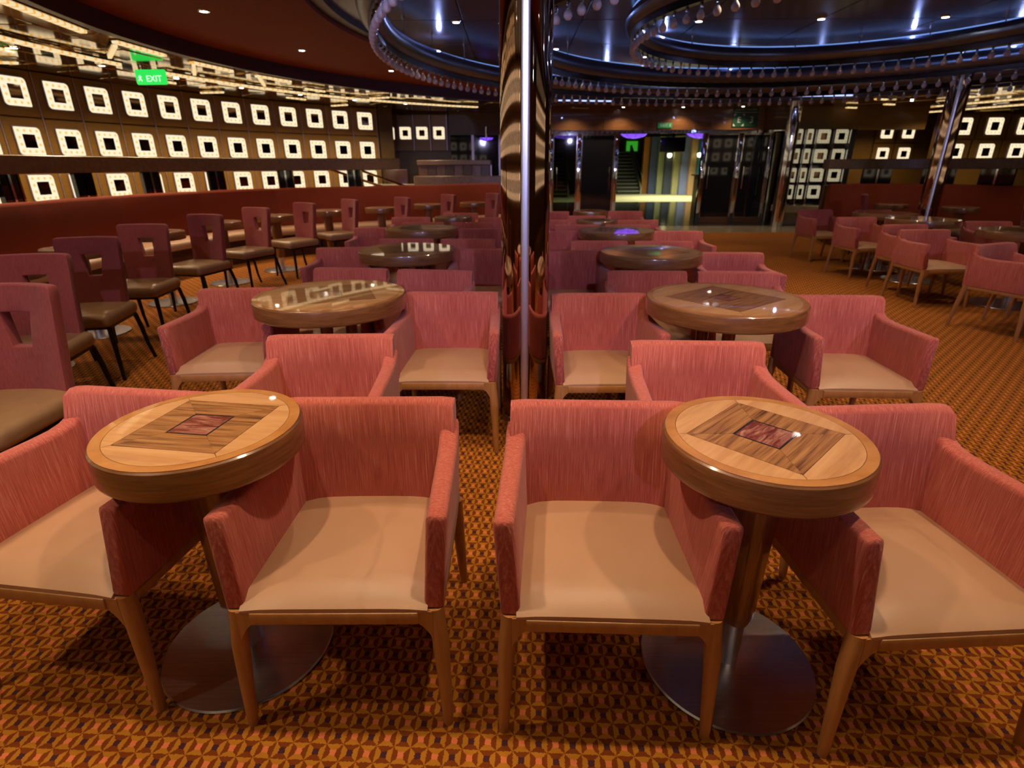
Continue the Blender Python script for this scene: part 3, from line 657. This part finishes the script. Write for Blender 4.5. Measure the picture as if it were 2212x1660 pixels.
for i, (R, a) in enumerate(((8.25, 184), (8.25, 176), (8.25, 168), (8.25, 160), (8.25, 152), (8.25, 144), (8.25, 136), (8.25, 128))):
    x, y, _ = pol(R, a); downlight(x, y, 2.545, 'recessed downlight in the gold ceiling above the sofa, %s from the left' % ORD[i], SPOT_W*1.45, ang=150)
for i, (x, y) in enumerate(((6.6, 9.4), (8.0, 8.0), (9.6, 13.0), (11.6, 13.6), (10.6, 16.4), (8.2, 12.6))):
    downlight(x, y, 2.69 if i < 2 else 2.545, 'recessed downlight over the right sofa and alcove, alcove ones added as fill, %s of six' % ORD[i], SPOT_W*(.5 if i < 2 else 1.), ang=80 if i < 2 else 150)  # alcove downlights are added to lighten its dark walls
for i, (x, y, w) in enumerate(((6.6, 25.5, 14.), (4.6, 21.5, 4.), (2.4, 23.0, 4.), (8.2, 24.5, 10.))):
    downlight(x, y, 2.744, 'added fill downlight of the hall far beyond the entrance, %s of four' % ORD[i], SPOT_W*w, (1, .93, .58), 130)  # fill lights for the hall, housed in added ceiling fittings
# the blue glow of the LED strips on the rings
for rg_, n_, R_, z_, w_ in zip(RINGS, (8, 6, 4), (4.38, 3.18, 2.02), (2.655, 2.675, 2.745), (3.2, 3.2, 4.5)):
    for i in range(n_):
        a = 2*pi*(i+.5)/n_; b = bpy.data.lights.new('led_glow', 'POINT'); b.energy = w_; b.color = (.36, .45, 1.0); b.shadow_soft_size = .02
        obj('led_glow', b, rg_, (R_*cos(a), R_*sin(a), z_))
# cool stage lights on a bar behind the viewer
bar_ = thing('lighting_bar', 'stage lighting bar hung behind the viewer', 'lighting bar', (.9, -2.3, 2.62))
obj('pipe', mk('pipe', tube([(-3.2, 0, 0), (3.4, 0, 0)], .025, 10), M_black), bar_)
for x in (-2.4, 0., 2.6): obj('hanger', mk('hanger', lathe([(.01, 0), (.01, .08)], 8), M_black), bar_, (x, 0, 0))
for i, (x, w) in enumerate(((-2.4, 1.), (-.2, 1.), (2.1, 1.))):
    t = thing('stage_spotlight', 'stage spotlight on the bar behind the viewer, %s of three' % ORD[i], 'spotlight', (.9+x, -2.3, 2.50), 0, 'stage spotlights behind the viewer')
    can = TR(lathe([(.0, .14), (.05, .13), (.07, .0), (.06, .0), (.045, .1)], 20), (0, 0, 0), 0, rad(81))
    obj('housing', mk('housing', can, M_black), t)
    obj('lens', mk('lens', TR(lathe([(.0, .01), (.058, .01), (.058, .005)], 20), (0, 0, 0), 0, rad(81)), M_coollens), t)
    d = spot(None, STAGE_W*w, (.58, .54, 1.0), 46, .7, .06); o = obj('beam', d, t, (0, .05, 0)); o.rotation_euler = (rad(81), 0, 0)
    obj('yoke', mk('yoke', box(-.01, .01, -.01, .01, .05, .094), M_black), t)

# ================================================================== armchairs
def armchair():
    t = thing('armchair', '', 'armchair')
    # upholstered back: slightly reclined, inside face swept forward at the corners
    rings = []; nx = 14
    for i in range(nx+1):
        x = -.253+.506*i/nx; e = (abs(x)/.253)**5*.045
        zb, zt = .362, .712-(.004 if i in (0, nx) else 0)
        rings.append([(x, .158-e*.9, zb), (x, .170-e, .45), (x, .186-e*.7, .60), (x, .196-e*.3, zt-.012), (x, .212, zt+.002), (x, .236, zt), (x, .250, zt-.014), (x, .246, .55), (x, .235, zb)])
    obj('backrest', mk('backrest', loft(rings), MF_back, 0, ang=62), t)
    for s in (-1, 1):
        rg = []
        for y, zt, ins in ((-.240, .610, .012), (-.2385, .6155, .006), (-.233, .620, .0), (-.16, .618, 0), (-.05, .615, 0), (.05, .613, 0), (.11, .614, 0), (.15, .621, 0), (.185, .636, 0), (.215, .652, .002)):
            f = (y+.24)/.455; sl = .018*max(0., 1-(y+.24)/.12)      # the front face slants, foot forward
            xo, xi = .276-.010*f, .228-.020*f          # at the top; the arm leans outwards
            bo, bi = .258-.002*f, .212-.012*f          # at the bottom
            zb = .3745
            xo, bo, xi, bi = xo-ins, bo-ins, xi+ins, bi+ins
            k = .016
            mo = xo-(xo-bo)*k/(zt-zb); mi_ = xi-(xi-bi)*k/(zt-zb)
            rg.append([(s*bi, y-sl, zb+ins*.4), (s*bo, y-sl, zb+ins*.4), (s*mo, y, zt-k), (s*(xo-.003), y, zt-.006), (s*(xo-.010), y, zt-.001), (s*((xo+xi)/2), y, zt+.001), (s*(xi+.010), y, zt-.001), (s*(xi+.003), y, zt-.006), (s*mi_, y, zt-k)])
        obj('arm', mk('arm', loft(rg), MF_arm, 0, ang=50), t)
    # seat pad, crowned
    nxs, nys = 10, 10; top = []; V = []; F = []
    def pt(u, w, up):
        yy = -.268+.448*w; hw = .222-.016*w
        return (hw*(2*u-1), yy, up)
    for j in range(nys+1):
        for i in range(nxs+1):
            u, w = i/nxs, j/nys
            ed = min(w/.11, 1.); crown = .016*(1-(2*u-1)**2)*(1-(2*w-1)**2)
            z = .384+.026*math.sqrt(max(0, 1-(1-ed)**2))+crown-.006*(abs(2*u-1)**6)
            V.append(pt(u, w, z))
    nb = len(V)
    for j in range(nys+1):
        for i in range(nxs+1): V.append(pt(i/nxs, j/nys, .372))
    W = nxs+1
    for j in range(nys):
        for i in range(nxs):
            F.append((j*W+i, j*W+i+1, (j+1)*W+i+1, (j+1)*W+i)); F.append((nb+j*W+i, nb+(j+1)*W+i, nb+(j+1)*W+i+1, nb+j*W+i+1))
    for i in range(nxs):
        F.append((i, nb+i, nb+i+1, i+1)); a = nys*W; F.append((a+i, a+i+1, nb+a+i+1, nb+a+i))
    for j in range(nys):
        F.append((j*W, (j+1)*W, nb+(j+1)*W, nb+j*W)); F.append((j*W+nxs, nb+j*W+nxs, nb+(j+1)*W+nxs, (j+1)*W+nxs))
    obj('seat', mk('seat', (V, F), M_tan, 0, ang=50), t)
    obj('seat_rail', mk('seat_rail', box(-.20, .20, -.272, -.236, .338, .373), M_leg, .005, 2), t)
    obj('seat_rail', mk('seat_rail', box(-.22, .22, .19, .225, .328, .362), M_leg, .005, 2), t)
    for s in (-1, 1): obj('seat_rail', mk('seat_rail', box(s*.240-.014, s*.240+.014, -.25, .20, .340, .3745), M_leg, .005, 2), t)
    for s in (-1, 1):
        # front leg with the curved bracket that flows into the rail
        rg = []
        for z, cx, cy, rx, ry in ((.0, .2545, -.264, .0115, .0115), (.03, .2535, -.263, .0138, .0138), (.15, .2500, -.257, .0172, .0172), (.27, .2455, -.250, .0210, .0210), (.335, .2385, -.245, .0215, .0225), (.374, .2360, -.243, .0220, .023)):
            rg.append([(s*(cx+rx*cos(a)*(1 if s > 0 else 1)), cy+ry*sin(a), z) for a in [2*pi*k/14 for k in range(14)]])
        leg = loft(rg)
        br = []; n = 8
        for i in range(n+1):
            t_ = i/n; x = .232-.052*t_; zlow = .342-.055*(1-t_)**2.3
            br.append([(s*x, -.267, zlow), (s*x, -.230, zlow), (s*x, -.230, .3725), (s*x, -.267, .3725)])
        obj('leg', mk('leg', J(leg, loft(br)), M_leg, 0, ang=50), t)
        rg = []
        for z, cx, cy, r_ in ((.0, .2525, .262, .0115), (.03, .252, .258, .0135), (.2, .247, .236, .018), (.372, .243, .207, .022)):
            rg.append([(s*(cx+r_*cos(a)), cy+r_*sin(a), z) for a in [2*pi*k/12 for k in range(12)]])
        obj('leg', mk('leg', loft(rg), M_leg, 0, ang=50), t)
    return t
CH0 = armchair(); ch_used = False
def chair(x, y, rz, label, group):
    global ch_used
    if not ch_used:
        ch_used = True; CH0.location = (x, y, 0); CH0.rotation_euler = (0, 0, rad(rz)); CH0['label'] = label; CH0['group'] = group; return CH0
    return dup(CH0, (x, y, 0), rad(rz), label, group)
G1, G2, G3 = 'coral armchairs of the left table row', 'coral armchairs of the right table row', 'armchairs of the far right tables'
chair(-1.157, 1.349, -8, 'coral armchair cut off by the left edge, left of the near left table', G1)
chair(-.423, 1.275, 0, 'coral armchair in the front, right of the near left table, table shadow on seat', G1)
chair(.24, 1.243, -2.4, 'coral armchair in the front, left of the near right table', G2)
chair(.998, 1.20, 3, 'coral armchair cut off by the right edge, right of the near right table', G2)
chair(-.729, 1.938, 1.2, 'coral armchair tucked behind the near left table', G1)
chair(.705, 1.825, -2.8, 'coral armchair tucked behind the near right table', G2)
for c_, rows in (('left', ((2, -1.485, 2.873, 3.3, 'L'), (2, -.33, 2.745, -1, 'R'), (2, -1.105, 3.518, -7, 'bl'), (2, -.535, 3.432, -9, 'br'),
                  (3, -1.375, 4.535, 3, 'L'), (3, -.225, 4.42, 2, 'R'), (3, -.99, 5.11, -1, 'bl'), (3, -.42, 5.075, -4, 'br'),
                  (4, -1.48, 6.14, 3, 'L'), (4, -.31, 5.98, 2, 'R'), (4, -1.08, 6.73, -3, 'bl'), (4, -.50, 6.70, -5, 'br'),
                  (5, -1.33, 7.44, 2, 'L'), (5, -.18, 7.38, 0, 'R'), (5, -.74, 8.10, -2, 'b'))),
                 ('right', ((2, .465, 2.695, 0, 'L'), (2, 1.66, 2.62, -3, 'R'), (2, .862, 3.361, -3, 'bl'), (2, 1.43, 3.324, -5, 'br'),
                  (3, .47, 4.28, 0, 'L'), (3, 1.69, 4.15, -3, 'R'), (3, .775, 4.896, -5, 'bl'), (3, 1.345, 4.85, -5, 'br'),
                  (4, .44, 5.72, 0, 'L'), (4, 1.71, 5.66, -2, 'R'), (4, .75, 6.36, -3, 'bl'), (4, 1.32, 6.32, -3, 'br'),
                  (5, .46, 6.95, 0, 'L'), (5, 1.57, 6.90, 0, 'R'), (5, 1.02, 7.55, 0, 'b'), (6, .60, 8.30, 0, 'L'), (6, 1.68, 8.35, -4, 'R')))):
    for r, x, y, rz, sl in rows:
        w = {'L': 'left of', 'R': 'right of', 'bl': 'behind, left half of,', 'br': 'behind, right half of,', 'b': 'behind'}[sl]
        chair(x, y, rz, 'coral armchair %s the %s table back in the %s-hand table row' % (w, ORD[r-1], c_), G1 if c_ == 'left' else G2)
for x, y, rz, lb in ((4.60, 8.46, 4, 'armchair farthest back in the far right group, near the glass doors'), (4.46, 7.17, 3, 'armchair second from the back in the far right group'),
                     (4.30, 5.70, 0, 'armchair with a lit arm in front of the large far right table'), (4.45, 6.22, 3, 'armchair half hidden behind the lit-arm armchair at the far right'),
                     (4.93, 4.83, 14, 'armchair at the right edge, behind the nearest far right one'), (4.22, 4.62, 22, 'nearest of the far right armchairs, cut off by the right edge'),
                     (5.38, 8.38, -6, 'armchair behind the far right tables beside the mirrored pillar'), (5.62, 6.55, -6, 'armchair at the far right edge behind the bright table edge')):
    chair(x, y, rz, 'coral '+lb, G3)

# ================================================================== tables
def table_top(t, R, rot, zt=.7375, th=.08):
    body = lathe([(R-.030, zt-th), (R-.006, zt-th), (R-.001, zt-th+.006), (R, zt-th+.014), (R, zt-.012), (R-.0015, zt-.006), (R-.006, zt-.002), (R-.012, zt-.0012)], 96)
    tp = obj('table_top', mk('table_top', body, M_edge, ang=30), t)
    d = .136; m = .0525; b = .0565; Ri = R-.032; k = R/.2437; d, Ri2 = (.136 if k < 1.2 else .205), Ri
    def rp(x, y): return (x*cos(rot)-y*sin(rot), x*sin(rot)+y*cos(rot))
    n = 96
    o = [(R-.006)*1. for _ in range(n)]
    obj('rim_band', mk('rim_band', ringpoly([((R-.006)*cos(2*pi*i/n), (R-.006)*sin(2*pi*i/n)) for i in range(n)], [((Ri+.0012)*cos(2*pi*i/n), (Ri+.0012)*sin(2*pi*i/n)) for i in range(n)], zt-.003, zt), M_rim, ang=20), tp)
    for q in range(4):         # pale segments between the dark square and the rim, mitred on the diagonals
        a0 = pi/2*q-pi/4; g = .0009
        e_ = .0007/Ri; arc = [(Ri*cos(a0+e_+(pi/2-2*e_)*i/16), Ri*sin(a0+e_+(pi/2-2*e_)*i/16)) for i in range(17)]
        cq, sq = cos(pi/2*q), sin(pi/2*q)
        def loc(x, y): return (x*cq-y*sq, x*sq+y*cq)
        poly = arc+[loc(d+g, d-.0006), loc(d+g, -d+.0006)]
        o = obj('pale_segment', mk('pale_segment', prism(poly, zt-.003, zt), M_light[(q+1) % 2], ang=20), tp); o.rotation_euler = (0, 0, rot)
        poly = [loc(b+g, -b), loc(d-g, -d+g), loc(d-g, d-g), loc(b+g, b)]
        o = obj('zebrano_segment', mk('zebrano_segment', prism(poly, zt-.003, zt), M_zeb[(q+1) % 2], ang=20), tp); o.rotation_euler = (0, 0, rot)
    sqr = lambda h: [(h, h), (-h, h), (-h, -h), (h, -h)]
    o = obj('tile_border', mk('tile_border', ringpoly(sqr(b), sqr(m), zt-.003, zt), M_blackline), tp); o.rotation_euler = (0, 0, rot)
    o = obj('onyx_tile', mk('onyx_tile', prism(sqr(m-.0004), zt-.003, zt), M_marble), tp); o.rotation_euler = (0, 0, rot)
    return tp
def small_table(label, loc, rot, group):
    t = thing('cocktail_table', label, 'table', loc, 0, group)
    table_top(t, .2437, rot)
    rr_ = .030; P = []
    for cx, cy, a in ((.02, .02, 0), (-.02, .02, 90), (-.02, -.02, 180), (.02, -.02, 270)):
        P += [(cx+rr_*cos(rad(a+90*i/5)), cy+rr_*sin(rad(a+90*i/5))) for i in range(6)]
    post = loft([[(x*s_, y*s_, z) for x, y in P] for z, s_ in ((.175, .98), (.20, 1.0), (.657, 1.26))])
    obj('post', mk('post', post, M_post, ang=30), t).rotation_euler = (0, 0, rot)
    obj('chrome_sleeve', mk('chrome_sleeve', lathe([(.034, .012), (.034, .03), (.037, .17), (.041, .178)], 32), M_satin, ang=30), t)
    obj('base_plate', mk('base_plate', lathe([(.240, .0), (.2405, .006), (.237, .011), (.05, .0145), (.036, .016)], 96), M_steel, ang=25), t)
    return t
def big_table(label, loc, rot, group):
    t = thing('round_table', label, 'table', loc, 0, group)
    table_top(t, .3813, rot)
    for q in range(3):
        a = rot+2*pi*q/3; obj('post', mk('post', loft([[(.028*s_*cos(2*pi*k/16), .028*s_*sin(2*pi*k/16), z) for k in range(16)] for z, s_ in ((.15, .9), (.657, 1.15))]), M_post, ang=40), t, (.085*cos(a), .085*sin(a), 0))
        obj('chrome_sleeve', mk('chrome_sleeve', lathe([(.026, .014), (.028, .15), (.031, .156)], 20), M_steel, ang=30), t, (.085*cos(a), .085*sin(a), 0))
    obj('base_plate', mk('base_plate', lathe([(.29, .0), (.2905, .007), (.286, .012), (.0, .016)], 80), M_steel, ang=25), t)
    return t
TL, TRr = 'round tables of the left row', 'round tables of the right row'
T0 = small_table('small glossy round table at front left with red onyx centre', (-.796, 1.2736, 0), rad(-9), TL)
small_table('small glossy round table at front right with red onyx centre', (.619, 1.2054, 0), rad(44), TRr)
B0 = big_table('larger glossy round table, second back in the left row, reflecting lit squares', (-.935, 2.82, 0), rad(20), TL)
dup(B0, (-.825, 4.459, 0), rad(0), 'larger glossy round table, third back in the left row', TL)
dup(B0, (-.956, 6.062, 0), rad(30), 'larger glossy round table, fourth back in the left row', TL)
dup(T0, (-.75, 7.44, 0), 0, 'small round table, fifth and last in the left row', TL)
big_table('larger glossy round table, second back in the right row, onyx tile showing', (1.054, 2.687, 0), rad(38), TRr)
dup(B0, (1.059, 4.265, 0), rad(10), 'larger glossy round table, third back in the right row, reflecting violet lamps', TRr)
dup(B0, (1.065, 5.78, 0), rad(50), 'larger glossy round table, fourth back in the right row', TRr)
dup(T0, (1.02, 6.86, 0), rad(20), 'small round table, fifth back in the right row', TRr)
dup(T0, (1.14, 8.32, 0), rad(20), 'small round table, last of the right row before the glass doors', TRr)
TF = 'round tables of the far right group'
dup(B0, (5.02, 5.55, 0), rad(10), 'large round table cut off by the right edge in the far right group', TF)
dup(B0, (4.92, 6.85, 0), rad(20), 'round table in the middle of the far right group', TF)
dup(B0, (5.02, 7.72, 0), rad(35), 'round table farthest back in the far right group', TF)

# ================================================================== sofas
def sofa(name_label, path, side, seam):
    t = thing('curved_sofa', name_label, 'sofa')
    n = len(path); i = 0; s = side
    while i < n-1:
        j = min(i+seam, n-1); seg = path[i:j+1]
        rg = []
        for q, p in enumerate(seg):
            d = (Vector(path[min(i+q+1, n-1)])-Vector(path[max(i+q-1, 0)])).normalized(); nx, ny = -d.y*s, d.x*s
            sh = .006 if q in (0, len(seg)-1) else 0
            prof = [(-.05, .42), (-.02, .70), (.02+sh, .98), (.035+sh, 1.008), (.07, 1.02-sh), (.13, 1.015-sh), (.16, .98), (.17, .2), (.02, .2)]
            rg.append([(p[0]+nx*o, p[1]+ny*o, z) for o, z in prof])
        obj('backrest', mk('backrest', loft(rg), M_sofa, 0, ang=50), t)
        rg = []
        for q, p in enumerate(seg):
            d = (Vector(path[min(i+q+1, n-1)])-Vector(path[max(i+q-1, 0)])).normalized(); nx, ny = -d.y*s, d.x*s
            prof = [(-.56, .34), (-.575, .38), (-.56, .42), (-.52, .44), (-.08, .44), (-.03, .42), (-.03, .34)]
            rg.append([(p[0]+nx*o, p[1]+ny*o, z) for o, z in prof])
        obj('seat', mk('seat', loft(rg), M_tan, 0, ang=50), t)
        i = j
    obj('plinth', mk('plinth', polyband(path, -.50*s, .0, 0, .345), M_fascia), t)
    return t
sofa('long curved rust red sofa below the stone rail on the left', SOFA, 1, 5)
sofa('curved rust red sofa at the far right behind the mirrored pillar', RSOFA, -1, 6)

# ================================================================== chairs with a cut-out back
def cutchair():
    t = thing('cutout_chair', '', 'chair')
    # back in local X/Z with a trapezoid hole, gently curved, lean backwards
    def bk(x, z): return (x, .185+.10*(z-.42)+.03*(1-(x/.22)**2)*0-.045*(x/.22)**2*-1*0, z)
    def wid(z): return .178+.020*min(1, max(0, (z-.5)/.35))
    nz, nxh = 9, 10
    zs = [.40, .47, .54, .60, .645, .70, .75, .79, .83, .87, .895, .905]
    hole = lambda z: (.645 <= z <= .79)
    hw = lambda z: .040+.024*(z-.645)/.145
    V = []; F = []
    us = [-1, -.75, -.5, 0, .5, .75, 1]
    def xx(u, z):
        W_ = wid(z)-(.012 if z > .9 else .004 if z > .89 else 0)
        h = hw(min(max(z, .645), .79))
        if abs(u) >= .5: return math.copysign(h+(W_-h)*(abs(u)-.5)/.5, u)
        return h*u/.5
    NU = len(us)
    for side in (0, 1):
        for z in zs:
            for u in us:
                x = xx(u, z); cur = -.05*(x/.20)**2
                y = .17+.13*(z-.42)+cur+(.0 if side == 0 else .056-(.02 if z > .9 else 0))
                V.append((x, y, z))
    o = NU*len(zs)
    def hole_cell(j, i): return .644 < zs[j] and zs[j+1] < .791 and i in (2, 3)
    for j in range(len(zs)-1):
        for i in range(NU-1):
            if hole_cell(j, i): continue
            a = j*NU+i; F.append((a, a+1, a+1+NU, a+NU)); F.append((o+a, o+a+NU, o+a+NU+1, o+a+1))
    for j in range(len(zs)-1):
        for i in (0, NU-1):
            a = j*NU+i; F.append((a, a+NU, o+a+NU, o+a) if i == 0 else (a, o+a, o+a+NU, a+NU))
    for i in range(NU-1):
        a = i; F.append((a, o+a, o+a+1, a+1)); a = (len(zs)-1)*NU+i; F.append((a, a+1, o+a+1, o+a))
    hj = [j for j in range(len(zs)) if .644 < zs[j] < .791]
    for j in hj[:-1]:
        for i in (2, 4): a = j*NU+i; F.append((a, o+a, o+a+NU, a+NU))
    for j in (hj[0], hj[-1]):
        for i in (2, 3): a = j*NU+i; F.append((a, a+1, o+a+1, o+a))
    obj('backrest', mk('backrest', (V, F), M_plum, .009, 2, ang=60), t)
    seat = box(-.222, .222, -.26, .20, .378, .465)
    obj('seat', mk('seat', seat, M_vinyl2, .034, 4, ang=70), t)
    obj('seat_frame', mk('seat_frame', box(-.20, .20, -.22, .17, .36, .39), M_black, .006, 1), t)
    for s in (-1, 1):
        obj('leg', mk('leg', tube([(s*.19, -.20, .37), (s*.195, -.205, .2), (s*.20, -.21, 0)], [.017, .015, .012], 10), M_black), t)
        obj('leg', mk('leg', tube([(s*.18, .15, .42), (s*.185, .20, .36), (s*.19, .235, .26), (s*.197, .26, .12), (s*.205, .30, 0)], [.016, .017, .016, .014, .012], 10), M_black), t)
    return t
CU0 = cutchair()
GC = 'chairs with cut-out backs along the left sofa'
cc = [(-1.87, 2.2, 0), (-2.455, 3.082, 11), (-2.706, 3.875, 11), (-2.887, 4.758, 5), (-2.895, 5.694, -13), (-2.82, 6.635, -23), (-2.564, 7.452, -31), (-2.21, 8.184, -44), (-1.55, 8.65, -48), (-.94, 9.43, -51), (-.23, 9.84, -55)]
for i, (x, y, r) in enumerate(cc):
    a = rad(r); px, py = x-(.20*cos(a)-.17*sin(a)), y-(.20*sin(a)+.17*cos(a))
    lb = 'dusty red chair with cut-out back by the left sofa, %s from the camera' % ORD[i]
    if i == 0: CU0.location = (px, py, 0); CU0.rotation_euler = (0, 0, a); CU0['label'] = lb; CU0['group'] = GC
    else: dup(CU0, (px, py, 0), a, lb, GC)
    if i >= 2:
        off = (-.52, .12); tx, ty = px+off[0]*cos(a)-off[1]*sin(a), py+off[0]*sin(a)+off[1]*cos(a)
        dup(T0, (tx, ty, 0), a, 'small round table along the left sofa beside the %s cut-out chair' % ORD[i], 'small tables along the left sofa')
for i, (x, y, r) in enumerate(((5.75, 9.0, 60), (6.3, 8.3, 62), (6.9, 7.35, 64))):
    dup(CU0, (x, y, 0), rad(r), 'dusty red chair with cut-out back by the right sofa, %s from the doors' % ORD[i], 'chairs with cut-out backs along the right sofa')
for i, (x, y) in enumerate(((6.2, 9.42), (6.8, 8.72), (7.42, 7.85))):
    dup(T0, (x, y, 0), rad(30), 'small round table by the right sofa, %s from the doors' % ORD[i], 'small tables along the right sofa')

# ================================================================== bar at the back left
bar = thing('bar_counter', 'striped brown bar counter at the back left', 'bar counter', (-1.24, 13.2, 0))
obj('counter_top', mk('counter_top', box(-.80, .80, -.32, .32, 1.36, 1.46), M_rail, .01, 1), bar)
for i in range(8):
    obj('front_panel', mk('front_panel', box(-.78+.195*i, -.585+.195*i-.006, -.24, -.20, .6, 1.36), M_headwood if i % 2 == 0 else M_brown2, .004, 1), bar)
obj('body', mk('body', box(-.78, .78, -.2, .25, 0, 1.36), M_brown2), bar)
obj('end_trim', mk('end_trim', box(.79, .81, -.25, .25, 0, 1.36), M_strip), bar)
tag(obj('planter_wall', mk('planter_wall', box(-2.1, .35, 12.7, 12.9, 0, 1.14), M_rail, .01, 1)), 'low stone parapet in front of the bar counter', 'parapet')
st = thing('lounge_chair', 'dark red tub chair left of the bar counter', 'chair', (-2.62, 13.3, 0))
obj('backrest', mk('backrest', box(-.27, .27, .15, .25, .35, 1.28), M_fascia, .03, 2), st); obj('seat', mk('seat', box(-.26, .26, -.25, .18, .78, .88), M_fascia, .02, 2), st)
for s in (-1, 1):
    for q in (-.22, .2): obj('leg', mk('leg', tube([(s*.22, q, .78), (s*.23, q, 0)], .016, 8), M_black), st)
tag(obj('step_block', mk('step_block', box(-3.0, -2.1, 12.75, 12.95, 0, .98), M_palefloor, .01, 1)), 'pale stone step edge left of the parapet', 'step')

# lamps that only glint are found by reflection rays, not sampled as light sources
for m in (M_down, M_blueled2, M_hallglow, M_greenlit, M_whitelit, M_coollens, M_exit, M_exitgreen2, M_lampreflect, M_lampback, M_violet, M_blueled): m.cycles.emission_sampling = 'NONE'
for m in (M_lampframe, M_stripglow): m.cycles.emission_sampling = 'FRONT'
